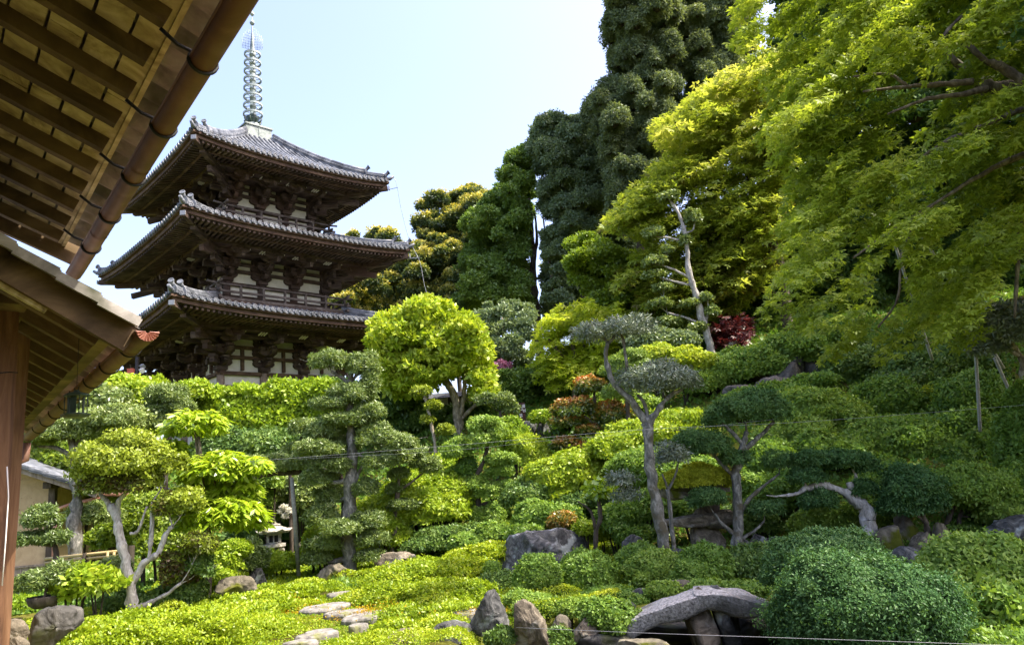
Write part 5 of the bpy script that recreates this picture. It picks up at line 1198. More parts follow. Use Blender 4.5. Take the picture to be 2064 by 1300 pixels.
# ------------------------------------------------------------------ near maple and its props
maple('near_maple', 'large near maple whose drooping star-leaved sprays fill the upper right', 'tree', 12.2, [(1510, -120), (1490, 0), (1460, 80), (1560, 180), (1500, 260), (1590, 350), (1530, 470), (1600, 500), (1530, 590), (1520, 640), (1620, 690), (1640, 730), (1720, 740), (1750, 660), (1760, 560), (1810, 480), (1840, 560), (1780, 650), (1760, 715), (1830, 720), (1900, 690), (1930, 720), (1980, 680), (2010, 560), (2080, 480), (2140, 300), (2140, -120)], 0, (26, 46), 'MAP', 'bark', [(2330, 900, 40), (2280, 500, 34), (2180, 220, 24), (2080, 182, 16), (2000, 178, 13), (1960, 160, 10), (1920, 120, 6)],
      [[(2080, 182, 10, -1.3), (2030, 140, 9, -1.3), (1990, 125, 7, -1.3), (1950, 90, 5, -1.3)], [(1960, 165, 8, -1.3), (1900, 170, 6, -1.3), (1830, 175, 4, -1.3), (1740, 185, 2.5, -1.3)], [(1990, 178, 7, -1.3), (1940, 190, 5, -1.3), (1870, 200, 4, -1.3), (1790, 230, 2, -1.3)], [(2060, 220, 7, -1.3), (1990, 250, 5, -1.3), (1900, 290, 4, -1.3), (1840, 330, 2, -1.3)], [(1930, 130, 6, -1.3), (1900, 80, 4, -1.3), (1940, 30, 3, -1.3)], [(2100, 300, 8, -1.3), (2000, 340, 5, -1.3), (1900, 400, 4, -1.3), (1790, 470, 3, -1.3), (1720, 520, 2, -1.3)], [(2120, 400, 7, -1.3), (2060, 450, 5, -1.3), (2050, 560, 4, -1.3), (2045, 640, 2.5, -1.3)], [(1870, 420, 4, -1.3), (1820, 500, 3, -1.3), (1810, 600, 2.5, -1.3), (1770, 660, 2, -1.3)], [(1830, 175, 4, -1.3), (1790, 150, 3, -1.3), (1720, 155, 2, -1.3)]], lp=12.4, per=.6, th=2.2, tilt=(-.8, -.3, -.5), seed=77, thick=.04, boughs=(100, (130, 270), 50))
maple('near_maple', 'neighbouring maple out to the right that shades the pond bank', 'tree', 10.5, [(2190, -900), (3200, -900), (3200, 350), (2500, 500), (2200, 250)], 150, (110, 190), 'MAP', 'bark', [(3000, 1000, 40), (2900, 500, 30), (2750, 0, 20)], [], lp=32, per=.8, th=2.5, seed=78)
for k, (a, b, y, lab) in enumerate([((1790, 450), (1845, 620), 15.5, 'bamboo prop leaning under the near maple, left of two'), ((1858, 475), (1960, 640), 16.0, 'bamboo prop leaning under the near maple, right of two'), ((1966, 700), (1972, 805), 15.0, 'upright bamboo prop under the grey-leaved shrub tree'), ((2004, 720), (2040, 800), 15.6, 'slanting bamboo prop behind the upright one')]):
    p, q = at(*a, y), at(*b, y); q2 = q + (q - p) * .6; n = 6
    o = MB().tube([q2 + (p - q2) * t for t in np.linspace(0, 1, 14)], [.035 if i % 2 else .032 for i in range(14)], 8).build('bamboo_pole', M['bamboog']); tag(o, lab, 'pole', 'bamboo props on the right slope')
tree('grey_shrub_tree', 'grey-leaved shrub tree with fine pale twigs and reddish tips at the right edge', 'tree', 14.2, [(2090, 900, 12), (2075, 800, 10), (2060, 720, 8)], [[(2060, 720, 4), (2020, 700, 3), (1985, 690, 2)], [(2060, 720, 4), (2030, 680, 3), (2000, 670, 2)], [(2062, 725, 4), (2040, 700, 2), (2010, 705, 1.5)]], [(2010, 675, 48, 34), (2060, 660, 60, 46), (1990, 700, 30, 20), (2070, 625, 40, 18, 0, {'mat': 'PHO', 'hue': .2})], 'GRY', 'barkp', lp=11, asp=.3, corek=.4, cov=.7)
# ------------------------------------------------------------------ centre garden trees
tree('tall_maki', 'tall grey-green maki pine with layered pads and a double round top, centre of the garden', 'tree', 16.6, [(706, 1160, 17), (702, 1080, 16), (706, 1000, 15), (710, 930, 12), (706, 850, 9), (704, 790, 7), (708, 750, 5)],
     [[(704, 775, 5), (690, 762, 4), (668, 748, 3)], [(706, 770, 4), (725, 750, 3), (735, 735, 2)], [(708, 940, 5), (690, 925, 4), (660, 905, 3)], [(712, 930, 4), (722, 915, 3), (745, 935, 3), (760, 945, 2)], [(706, 1000, 5), (720, 960, 4), (735, 930, 3)]],
     [(664, 728, 37, 23), (732, 738, 30, 27), (748, 768, 16, 23), (712, 795, 46, 22), (668, 815, 41, 15), (745, 830, 32, 17), (690, 850, 54, 17), (652, 870, 36, 17), (750, 868, 30, 15), (640, 905, 46, 18, -.3), (690, 900, 36, 18, .4), (762, 885, 41, 18), (800, 895, 36, 17), (668, 940, 41, 18), (765, 930, 37, 17), (640, 965, 36, 17), (670, 1000, 34, 20, .4), (735, 985, 25, 18), (650, 1040, 32, 18), (740, 1050, 32, 17), (685, 1065, 36, 17, -.4), (660, 1095, 39, 17), (750, 1085, 28, 17), (640, 1125, 25, 13), (745, 1120, 25, 11)], 'PN', 'barkm', lp=9, asp=.28, cov=1.05)
tree('trained_maki_arm', 'long horizontal maki hedge arm resting on a bamboo prop', 'tree', 17.2, [(690, 975, 6), (660, 955, 6), (600, 952, 6), (540, 956, 5), (510, 962, 4)], [], [(520, 938, 30, 16), (560, 936, 34, 19), (605, 934, 36, 20), (645, 938, 34, 20)], 'PN', 'barkd', lp=8, asp=.3, autobranch=False, hue=.08)
p_ = [at(588, 962, 17.0), at(594, 1040, 17.0), at(602, 1160, 17.0)]
tag(MB().tube(p_, [.045, .048, .05], 8).build('bamboo_pole', M['bamboog']), 'grey bamboo prop holding the horizontal maki arm', 'pole')
tree('slim_pine', 'slim pine with loose pads in front of the lime azalea slope', 'tree', 17.6, [(790, 1115, 5), (797, 1050, 5), (803, 980, 4.5), (805, 940, 3)], [[(803, 990, 3), (825, 975, 2.5), (850, 955, 2), (866, 942, 1.5)], [(800, 1035, 2), (785, 1030, 2), (772, 1028, 1.5)]], [(815, 922, 44, 20), (790, 908, 30, 14), (855, 932, 26, 12), (866, 945, 18, 10), (800, 955, 22, 10), (815, 1018, 30, 12), (795, 985, 14, 9)], 'PN', 'bark', lp=9, asp=.3)
tree('round_yew', 'red-barked yew with one broad green dome and brown underside, on the left lawn', 'tree', 13.6, [(268, 1236, 11), (262, 1170, 11), (245, 1100, 10), (236, 1050, 9), (225, 1015, 7)],
     [[(236, 1050, 6), (215, 1010, 5), (200, 995, 3)], [(236, 1050, 6), (240, 1010, 5), (260, 985, 3)], [(266, 1175, 7), (290, 1135, 7), (318, 1115, 6), (335, 1075, 5), (348, 1060, 4)], [(268, 1232, 6), (300, 1215, 5), (330, 1200, 4), (365, 1175, 3)], [(300, 1130, 4), (306, 1070, 5), (308, 1010, 4)], [(262, 1075, 3), (278, 1070, 3), (296, 1020, 2)]],
     [(240, 930, 74, 46), (300, 968, 24, 20), (220, 965, 50, 28, 0, {'mat': 'SNZ', 'hue': -.25}), (265, 975, 44, 24, 0, {'mat': 'SNZ', 'hue': -.3}), (372, 1015, 32, 28), (340, 1020, 26, 22, 0, {'hue': -.2}), (345, 935, 26, 22), (400, 1100, 30, 24, 0, {'hue': -.15}), (362, 1150, 26, 40, .3, {'hue': -.3}), (400, 1140, 24, 30, .3, {'mat': 'DG'})], 'SNZ', 'barkw', lp=9, hue=.12)
tree('layered_pine', 'grey-trunked pine with layered pads between the house and the yew', 'tree', 16.5, [(150, 1130, 13), (150, 1060, 13), (156, 990, 11), (150, 920, 10), (140, 870, 6)], [[(150, 930, 5), (120, 905, 4), (80, 900, 3)], [(152, 940, 5), (145, 910, 4), (165, 880, 3)]], [(120, 872, 60, 24), (64, 884, 34, 15), (175, 850, 40, 22), (215, 845, 50, 24), (190, 985, 26, 11), (185, 1040, 40, 20, .5)], 'PN', 'barkm', lp=9, asp=.3, hue=.08)
tree('small_pine', 'small dark pine with two flat pads in front of the ochre wall', 'tree', 14.5, [(112, 1140, 5), (110, 1090, 4), (100, 1060, 3)], [[(108, 1100, 3), (70, 1095, 2)]], [(85, 1046, 28, 22), (60, 1088, 36, 13), (110, 1085, 26, 14)], 'PN', 'barkd', lp=8, asp=.3, hue=-.15)
def peach(label, Y, ells):
    tp = rooted([(420, 1130, 7), (415, 1040, 7), (405, 950, 6), (400, 880, 4)], Y); inv = np.array([*tp[0][:3], 0.]); root = empty('drooping_laurel', tp[0][:3], 0, label, 'tree'); loc = lambda P: [tuple(np.asarray(p) - inv) for p in P]
    limb('trunk', loc(tp), M['bark'], root)
    for e in ells:
        g = rngs(); c = at(e[0], e[1], Y + e[4]); m = Y / F
        limb('branch', loc([(*tp[2][:3], .05), (*(np.array(tp[2][:3]) * .4 + c * .6), .035), (*c, .02)]), M['bark'], root)
        n = int(e[2] * e[3] * .19); d = g.normal(size=(n, 3)); d /= np.linalg.norm(d, axis=1)[:, None]; d = d[d[:, 2] > -.45]; n = len(d)
        ctr = c + d * np.array([e[2] * m, e[2] * m * .8, e[3] * m]) * (1 - .5 * g.random(n) ** 1.5)[:, None] - inv[:3]
        qs, vs = [], []
        for k in range(5):      # whorl of hanging leaves round every shoot
            a = g.random(n) * 2 * np.pi; h = np.stack([np.cos(a), np.sin(a), -.35 - .9 * g.random(n)], 1) + d * .35; h /= np.linalg.norm(h, axis=1)[:, None]
            B = np.cross(h, np.array([0, 0, 1.]) + .4 * g.normal(size=(n, 3))); B /= np.linalg.norm(B, axis=1)[:, None]
            L = 22 * m * (.7 + .5 * g.random(n)); qs.append(quads(ctr, h, B, L, L * .3)); vs.append(np.clip(.5 + .6 * (g.random(n) - .5) + .2 * d[:, 2], 0, 1))
        leafmesh('leaf_layer', [(np.concatenate(qs), np.concatenate(vs))], M['PEA'], root)
peach('glossy bright green laurel with long hanging leaves in layers, left of centre', 14.6, [(390, 855, 60, 32, 0), (345, 905, 30, 24, 0), (440, 945, 72, 36, -.2), (500, 940, 40, 20, -.2), (475, 985, 46, 26, 0), (440, 1035, 80, 38, -.3), (500, 1045, 38, 34, 0), (400, 985, 50, 26, .5)])
tree('cloud_pruned_holly', 'cloud-pruned tree of many tight green balls left of the steps', 'tree', 18.6, [(975, 1075, 7), (965, 1020, 7), (958, 970, 6), (975, 930, 5), (985, 890, 4)], [[(960, 965, 4), (940, 945, 3), (925, 935, 2)], [(958, 985, 4), (985, 975, 3), (1005, 965, 2)], [(965, 1020, 4), (990, 1010, 3), (1010, 1000, 2)]],
     [(978, 856, 32, 19), (925, 908, 32, 24), (968, 890, 34, 18), (1005, 868, 22, 20), (1010, 928, 32, 16), (938, 945, 26, 22, .2, {'hue': -.3}), (955, 975, 30, 16), (1008, 950, 26, 14), (985, 990, 34, 16), (1030, 985, 24, 16), (1000, 1030, 26, 18), (965, 1035, 24, 18), (1035, 1010, 22, 14), (1000, 1050, 18, 30, -.3), (935, 1010, 22, 20, .2, {'hue': -.2})], 'AZ', 'barkd', lp=7, hue=.22, cov=1.1)
tree('red_tipped_photinia', 'small layered tree with orange-red young leaves beside the steps', 'tree', 20, [(1208, 930, 6), (1206, 880, 6), (1200, 830, 5), (1198, 790, 3)], [[(1203, 860, 3), (1180, 840, 2.5), (1160, 832, 2)], [(1208, 920, 2.5), (1230, 905, 2), (1245, 895, 1.5)]], [(1186, 780, 34, 18), (1160, 825, 46, 22), (1150, 850, 34, 14), (1185, 868, 30, 12), (1140, 895, 30, 12), (1235, 838, 40, 26), (1165, 905, 40, 14), (1230, 925, 34, 20), (1195, 940, 40, 18)], 'PHO', 'bark', lp=9, tip=.5, hue=.02)
tree('forked_tree', 'smooth grey tree forking into two flat grey-leaved crowns in mid garden', 'tree', 12.3, [(1345, 1140, 14), (1332, 1060, 13), (1314, 960, 12), (1306, 870, 12), (1305, 845, 11)], [[(1306, 858, 9), (1275, 810, 8), (1240, 775, 6), (1222, 730, 6), (1225, 690, 4)], [(1306, 858, 9), (1330, 820, 7), (1355, 795, 5), (1375, 785, 4)], [(1305, 850, 5), (1300, 815, 4), (1285, 795, 3)], [(1240, 780, 4), (1262, 750, 4), (1258, 700, 3.5), (1250, 660, 3)], [(1225, 690, 4), (1200, 665, 3), (1180, 655, 2)], [(1228, 690, 4), (1262, 655, 3), (1295, 635, 2)]],
     [(1235, 668, 56, 24), (1285, 660, 34, 26), (1190, 672, 30, 22), (1330, 770, 72, 32), (1280, 765, 42, 24), (1375, 770, 34, 24), (1330, 750, 46, 22)], 'GRY', 'barkm', lp=10, asp=.22, corek=.15, cov=.42, autobranch=False, shell=.8, stray=.2)
tree('grey_shrub', 'small grey-leaved shrub beside the forked tree stem', 'shrub', 12.6, [(1362, 1130, 6), (1352, 1040, 5), (1345, 985, 4)], [[(1346, 990, 3), (1360, 960, 2.5), (1368, 930, 2)], [(1346, 985, 3), (1335, 955, 2)]], [(1350, 920, 38, 26), (1248, 968, 34, 18), (1262, 1000, 28, 14)], 'GRY', 'barkm', lp=10, asp=.26, corek=.2, cov=.38, shell=.8, autobranch=False)
tree('umbrella_cypress', 'feathery dark cypress with an umbrella crown on a slim trunk, right of centre', 'tree', 13.0, [(1486, 1110, 12), (1488, 1030, 11), (1484, 960, 10), (1495, 910, 8), (1505, 870, 6)], [[(1495, 912, 6), (1530, 880, 5), (1560, 850, 3)], [(1500, 900, 5), (1470, 865, 4), (1450, 845, 3)], [(1486, 1040, 5), (1515, 1000, 4), (1545, 975, 3), (1570, 955, 2)], [(1486, 1080, 5), (1460, 1060, 4), (1440, 1035, 3)], [(1486, 1090, 4), (1520, 1070, 3), (1540, 1050, 2)], [(1484, 965, 5), (1450, 930, 4), (1430, 905, 3)]],
     [(1500, 832, 62, 34), (1455, 838, 34, 24), (1555, 828, 34, 30), (1520, 805, 40, 18), (1420, 900, 46, 26), (1390, 890, 34, 18), (1570, 930, 30, 20), (1425, 1005, 36, 20), (1540, 1025, 34, 16), (1480, 925, 26, 16)], 'JU', 'barkm', lp=9, asp=.3, cov=.8, corek=.5, lump=.32, stray=.18, hue=.14)
tree('white_gnarled_tree', 'gnarled whitish bare trunk bent left over the slope with small pads', 'tree', 12.8, [(1756, 1078, 17), (1748, 1040, 16), (1730, 1015, 12), (1700, 992, 9), (1668, 980, 8), (1630, 983, 7), (1605, 995, 4), (1585, 1000, 2)], [[(1732, 1015, 8), (1722, 995, 8), (1712, 972, 7)], [(1722, 985, 4), (1725, 960, 3), (1718, 945, 2)], [(1605, 995, 3), (1570, 1000, 2), (1545, 998, 1)], [(1625, 983, 3), (1622, 970, 2), (1620, 960, 1)], [(1668, 980, 5), (1668, 972, 6)]],
     [(1706, 928, 40, 20), (1745, 940, 22, 14), (1628, 960, 34, 18), (1740, 985, 22, 16), (1650, 1010, 34, 22), (1640, 925, 34, 18)], 'JU', 'barkw', lp=9, asp=.3, cov=.9, autobranch=False)
tree('round_crown_tree', 'small dark tree with a round crown on a thin stem above the mossy rocks', 'tree', 12.6, [(1872, 1100, 6), (1868, 1060, 6), (1855, 1030, 4)], [[(1868, 1055, 3), (1845, 1035, 2)]], [(1838, 985, 52, 40), (1870, 1010, 30, 34), (1820, 1020, 36, 24)], 'JU', 'bark', lp=9, asp=.35, hue=-.05)
tree('branching_azalea', 'broad green azalea on several bare stems at right', 'shrub', 13.0, [(1905, 1070, 5), (1915, 1040, 5), (1925, 1010, 3)], [[(1930, 1075, 4), (1935, 1040, 4), (1950, 1010, 3)]], [(1945, 985, 66, 38), (1990, 1000, 50, 40), (1910, 970, 40, 26), (2020, 1020, 34, 30)], 'AZ', 'barkd', lp=9, hue=.1)
tree('leafy_sapling', 'dark-stemmed sapling with large light leaves behind the big boulder', 'tree', 14.0, [(1200, 1125, 6), (1202, 1070, 5.5), (1210, 1040, 5), (1206, 1005, 4)], [[(1200, 1065, 4), (1190, 1030, 3), (1165, 1010, 2)]], [(1212, 990, 32, 20)], 'PEA', 'barkd', lp=14, cov=.6, corek=.3, autobranch=False)
tree('ball_topiary', 'narrow topiary with tufted green balls behind the tall maki', 'tree', 22.5, [(877, 895, 4), (870, 860, 4), (862, 820, 3.5), (856, 800, 3)], [], [(848, 790, 20, 11), (872, 817, 15, 11), (862, 845, 13, 8), (895, 868, 18, 12)], 'SNZ', 'barkp', lp=8, hue=.1)
tree('round_topiary', 'dense dark round topiary with two smaller cushions before the pagoda base', 'tree', 24, [(335, 880, 5), (335, 840, 5), (335, 810, 3)], [], [(335, 798, 34, 23), (364, 818, 26, 14), (310, 830, 26, 14), (315, 850, 26, 12), (360, 850, 20, 12)], 'PN', 'barkd', lp=7, hue=.0, asp=.35)
tree('ball_topiary', 'grey-green topiary balls at the left of the sign post', 'tree', 23.5, [(1010, 850, 3), (1008, 830, 3)], [], [(980, 805, 22, 14), (1015, 810, 24, 16), (1030, 822, 16, 12)], 'PN', 'barkd', lp=8, asp=.35)
tree('ball_topiary', 'small pale topiary ball before the shady shrubbery, left of the maki arm', 'tree', 19, [(585, 960, 4), (585, 930, 4)], [], [(585, 907, 18, 13), (612, 862, 26, 18), (600, 900, 12, 8)], 'PN', 'barkd', lp=8, asp=.35)
tree('soft_pine', 'soft yellow-green pine behind the stem of the forked tree', 'tree', 19.5, [(1265, 830, 5), (1265, 760, 4), (1260, 720, 3)], [], [(1265, 722, 34, 16), (1250, 745, 36, 16), (1290, 740, 30, 14), (1240, 790, 26, 18)], 'BAM', 'barkd', lp=9, asp=.25, hue=.25)
# ------------------------------------------------------------------ shrubs
HG = 'clipped azaleas on the right slope'; LW = 'low lime azalea mounds on the lawn'; PD = 'clipped green domes behind the pond'; CL = 'sunlit azaleas on the middle slope'
for lab, ells, Y, mat, lp, kw, grp in [
    ('broad low lime azalea mound in the bottom left corner', [(230, 1285, 110, 32), (340, 1282, 120, 40, .2), (160, 1300, 80, 25, -.3)], 9.2, 'LG', 8, dict(out=.6, knobs=60, kamp=.3, shell=.5), LW),
    ('long low lime mound rising behind the stepping stones', [(850, 1158, 90, 26), (920, 1150, 70, 22, .3), (790, 1180, 60, 26, -.5)], 14.2, 'LG', 8, dict(out=.6, knobs=60, kamp=.3, shell=.5, hue=.05), LW),
    ('lime azalea cushion beside the widest stepping stone', [(760, 1200, 40, 20), (815, 1208, 56, 28, -.2)], 12.8, 'LG', 8, dict(out=.6, knobs=60, kamp=.3, shell=.5), LW),
    ('lime azalea sheet sloping to the pointed rock', [(880, 1200, 80, 30), (950, 1205, 50, 28, -.3), (860, 1235, 90, 20, -.8)], 11.8, 'LG', 8, dict(out=.6, knobs=60, kamp=.3, shell=.5, hue=-.05), LW),
    ('lime azalea mat in the bottom centre of the lawn', [(500, 1275, 80, 22), (450, 1245, 80, 20, .8)], 10.4, 'LG', 8, dict(out=.6, knobs=60, kamp=.3, shell=.5), LW),
    ('lime azalea mat along the lower lawn edge', [(710, 1302, 70, 14), (800, 1262, 50, 12, .8), (880, 1258, 50, 14, .6)], 9.5, 'LG', 8, dict(out=.6, knobs=60, kamp=.3, shell=.5, hue=.05), LW),
    ('lime azalea drift left of the stepping stones', [(510, 1212, 66, 16), (560, 1222, 36, 12, -.4), (590, 1190, 50, 10, .8)], 13.0, 'LG', 8, dict(out=.6, knobs=60, kamp=.3, shell=.5), LW),
    ('golden-green low shrub in front of the dark hollow', [(985, 1110, 50, 16), (940, 1120, 40, 14)], 15.2, 'LG', 8, dict(hue=.15), LW),
    ('round dark green dome below the big boulder', [(1084, 1166, 44, 46)], 11.6, 'AZ', 8, dict(stray=.02, kamp=.06, knobs=70, hue=.1, lump=.08, flat=.7), PD),
    ('broad green dome right of the boulder', [(1184, 1160, 58, 48)], 12.0, 'AZ', 8, dict(stray=.02, kamp=.06, knobs=70, hue=.06, lump=.08, flat=.8), PD),
    ('dark shrub bank left of the round dome', [(1012, 1182, 46, 26), (985, 1200, 38, 24, -.2)], 12.4, 'DG', 8, dict(stray=.02, kamp=.10, knobs=70, hue=.1), PD),
    ('small green dome at the left foot of the boulder', [(992, 1146, 16, 15)], 13.6, 'AZ', 8, dict(stray=.02, kamp=.10, knobs=70, hue=.05), PD),
    ('light green pointed mound before the forked tree', [(1322, 1152, 64, 38)], 12.0, 'AZ', 8, dict(stray=.02, kamp=.10, knobs=70, hue=.2, lump=.1), PD),
    ('loose shrub right below the forked tree stem', [(1290, 1125, 46, 28)], 12.8, 'AZ', 9, dict(stray=.02, kamp=.10, knobs=70, hue=.02), PD),
    ('shaggy olive shrub in front of the moss-capped lantern', [(1425, 1142, 50, 42), (1400, 1165, 40, 30, -.3)], 11.6, 'AZ', 9, dict(stray=.02, kamp=.10, knobs=70, hue=-.05), PD),
    ('dark wide shrub left of the big conifer bush', [(1520, 1142, 56, 38), (1560, 1150, 40, 36, -.2)], 11.8, 'DG', 9, dict(hue=.15), PD),
    ('low shrub between the upright rock and the pale rock', [(1225, 1208, 56, 24), (1275, 1218, 36, 18, -.2)], 10.6, 'AZ', 8, dict(stray=.02, kamp=.10, knobs=70), PD),
    ('small bright green clipped ball behind the bridge', [(1338, 1190, 32, 17)], 10.4, 'AZ', 8, dict(stray=.02, kamp=.10, knobs=70, hue=.2), PD),
    ('yellow-green shrub behind the upright brown rock', [(1085, 1225, 46, 24), (1050, 1210, 30, 18, .2)], 10.2, 'AZ', 8, dict(stray=.02, kamp=.10, knobs=70, hue=.22), PD),
    ('yellow-green clump left of the overhanging shrub', [(1150, 1228, 24, 18), (1180, 1222, 20, 16)], 9.8, 'AZ', 8, dict(stray=.02, kamp=.10, knobs=70, hue=.25), PD),
    ('shrub hanging over the water left of the bridge', [(1235, 1250, 48, 34), (1200, 1238, 34, 26)], 9.3, 'AZ', 9, dict(stray=.02, kamp=.10, knobs=70, hue=-.02), PD),
    ('dark ferny growth on the bank beneath the bridge', [(1320, 1248, 46, 14), (1370, 1250, 40, 16), (1480, 1250, 50, 20)], 9.95, 'DG', 9, dict(hue=-.05), PD),
    ('low shrub behind the right end of the bridge', [(1490, 1192, 56, 16), (1430, 1182, 40, 12)], 10.3, 'AZ', 9, dict(hue=-.05), PD),
    ('trailing foliage over the foot of the cliff rocks', [(1570, 795, 60, 22), (1640, 775, 50, 22), (1500, 800, 40, 16)], 19.6, 'AZ', 9, dict(hue=-.1, lump=.25), HG),
    ('dark clump of growth between the pointed and upright rocks', [(1010, 1285, 26, 22), (1120, 1290, 30, 22)], 9.1, 'DG', 9, dict(hue=.1), PD),
    ('big blue-green conifer bush filling the lower right', [(1745, 1240, 152, 98), (1672, 1225, 84, 90, -.1), (1825, 1264, 96, 78, -.1)], 7.7, 'JU', 8, dict(lump=.08, asp=.42, knobs=90, kamp=.13), None),
    ('smaller blue-green conifer bush behind the big one', [(1665, 1115, 98, 42), (1600, 1150, 60, 40)], 8.7, 'JU', 8, dict(hue=.04, asp=.42, knobs=60, kamp=.14), None),
    ('light leafy shrub at the right flank of the big conifer bush', [(1905, 1235, 50, 56)], 8.1, 'AZ', 13, dict(hue=.12), None),
    ('round bright azalea at the right edge below the whale-backed boulder', [(1972, 1148, 100, 56), (2050, 1150, 60, 50)], 9.6, 'AZ', 11, dict(hue=.14), None),
    ('light green azalea in the lower right corner', [(2040, 1240, 56, 54)], 7.9, 'AZ', 13, dict(hue=.1), None),
    ('long-leaved shrub at the bottom right corner', [(2020, 1308, 70, 24)], 7.2, 'AZ', 13, dict(hue=.08, asp=.35), None),
    ('low green mat in front of the flat slab at right', [(1830, 1172, 40, 16)], 10.8, 'AZ', 9, dict(hue=.15), None),
    ('dark green wall of foliage at the right edge', [(2070, 900, 40, 70), (2060, 980, 40, 40, -.4), (2075, 830, 30, 50)], 14.0, 'AZ', 10, dict(hue=-.02), None),
    ('small bright shrub above the whale-backed boulder', [(2030, 1030, 44, 24)], 12.8, 'AZ', 10, dict(hue=.2), None),
    ('tall rounded azalea against the cliff rock', [(1612, 715, 80, 42), (1540, 740, 60, 40, -.3), (1680, 690, 60, 40, .4)], 21.5, 'AZ', 9, dict(hue=.02), HG),
    ('sunlit azalea on the upper slope edge by the trained tree', [(1480, 745, 70, 40), (1430, 770, 50, 36, -.3)], 21.8, 'AZ', 9, dict(hue=.15), HG),
    ('dark azalea under the maple sprays', [(1730, 745, 70, 42), (1800, 720, 60, 44, .4)], 20.6, 'DG', 9, dict(hue=.1), HG),
    ('dark broad azalea high on the right slope', [(1850, 770, 80, 48), (1930, 750, 70, 50, .3)], 19.2, 'DG', 9, dict(hue=.05), HG),
    ('pale variegated azalea patch in the right slope', [(1885, 808, 36, 30), (1855, 825, 30, 20)], 18.2, 'YG', 9, dict(hue=.35), HG),
    ('green azalea left of the pale variegated patch', [(1790, 820, 70, 46), (1840, 840, 60, 40)], 18.4, 'AZ', 9, dict(hue=-.12), HG),
    ('azalea ridge right of the pale variegated patch', [(1960, 820, 70, 60), (2010, 850, 40, 50)], 17.6, 'AZ', 9, dict(hue=-.14), HG),
    ('large sloping azalea cushion with a lit crest right of the umbrella cypress', [(1640, 830, 80, 44), (1600, 880, 70, 50, -.5), (1690, 860, 70, 46, -.2)], 17.6, 'AZ', 9, dict(hue=.12), HG),
    ('low end of the lit azalea ridge behind the cypress stem', [(1550, 930, 50, 44), (1520, 985, 40, 36, -.4)], 16.0, 'AZ', 9, dict(hue=.12), HG),
    ('broad green azalea in the middle of the right slope', [(1790, 900, 90, 54), (1860, 920, 80, 60, -.2)], 16.6, 'AZ', 9, dict(hue=-.04), HG),
    ('dark green azalea beside the right slope path', [(1950, 900, 80, 60), (1930, 940, 60, 40, -.4)], 16.2, 'AZ', 9, dict(hue=-.1), HG),
    ('low azalea above the white gnarled tree', [(1690, 920, 60, 36), (1640, 900, 40, 30, .3)], 15.8, 'AZ', 9, dict(hue=-.02), HG),
    ('yellowish azalea behind the crown of the white gnarled tree', [(1790, 960, 46, 30), (1760, 975, 40, 28)], 14.8, 'AZ', 9, dict(hue=.12), HG),
    ('light azalea below the white gnarled trunk', [(1690, 1045, 46, 26), (1655, 1035, 30, 22), (1620, 1055, 26, 16)], 13.6, 'AZ', 9, dict(hue=.18), HG),
    ('dark azalea behind the white gnarled trunk', [(1600, 985, 50, 36), (1560, 1010, 40, 30), (1720, 1015, 40, 26, .5)], 14.8, 'AZ', 9, dict(hue=-.08), HG),
    ('shrub tufts beside the mossy rocks', [(1770, 1050, 24, 34, .3), (1945, 1080, 24, 26), (1790, 1010, 30, 20, .6)], 13.2, 'AZ', 9, dict(hue=.05), HG),
    ('leafy shrub under the stone lantern platform', [(1390, 1030, 40, 30, .6), (1330, 1020, 40, 36, .8)], 14.4, 'AZ', 10, dict(hue=.05), HG),
    ('shady shrub right of the stone lantern', [(1535, 1055, 40, 26), (1500, 1040, 40, 30, .6)], 14.2, 'DG', 9, dict(hue=.2), HG),
    ('sunlit azalea wave behind the forked tree', [(1300, 880, 80, 34), (1240, 905, 60, 30, -.3), (1370, 860, 70, 34, .3)], 17.6, 'YG', 9, dict(hue=.1), CL),
    ('azalea below the sunlit wave, right of the red-tipped tree', [(1290, 935, 60, 30), (1340, 960, 60, 30, -.3), (1400, 950, 50, 30, .3)], 16.4, 'AZ', 9, dict(hue=.12), CL),
    ('dark shade plants beneath the grey shrub', [(1290, 1030, 60, 34), (1240, 1050, 46, 30), (1280, 1080, 40, 26, -.4)], 15.0, 'AZ', 10, dict(hue=-.05), CL),
    ('round azalea behind the red-tipped tree', [(1240, 815, 52, 30), (1290, 825, 40, 26)], 20.8, 'AZ', 9, dict(hue=.18), CL),
    ('creamy white-flowered rhododendron bank on the slope', [(1370, 725, 46, 24), (1320, 715, 40, 22), (1410, 735, 40, 22)], 21.6, 'YG', 10, dict(hue=.28), CL),
    ('pale rhododendron above the forked crown', [(1310, 690, 46, 24), (1365, 690, 40, 22)], 22.6, 'CYP', 10, dict(hue=.3), CL),
    ('round golden-yellow bush in front of the stone steps', [(1068, 905, 34, 30), (1085, 925, 30, 30, -.2)], 20.2, 'YG', 7, dict(hue=.2), CL),
    ('clipped green bush left of the golden-yellow bush', [(1032, 880, 34, 34), (1040, 900, 26, 34)], 21.0, 'YG', 7, dict(hue=-.15), CL),
    ('green shrub hanging over the retaining wall', [(1090, 842, 22, 16), (1140, 850, 30, 18), (1185, 850, 24, 14)], 23.0, 'YG', 9, dict(hue=-.1), CL),
    ('lime maple mound in the middle of the slope', [(1150, 950, 70, 40), (1100, 965, 50, 34, -.3), (1190, 970, 50, 34), (1120, 990, 50, 26, -.3)], 17.4, 'YG', 10, dict(hue=.14, out=.3, lump=.2), CL),
    ('large lime azalea cushion hanging over the dark hollow', [(850, 1000, 84, 48), (900, 990, 60, 42, .3), (800, 1030, 70, 40, -.3), (870, 1030, 70, 34, -.3)], 18.6, 'YG', 9, dict(hue=.08), CL),
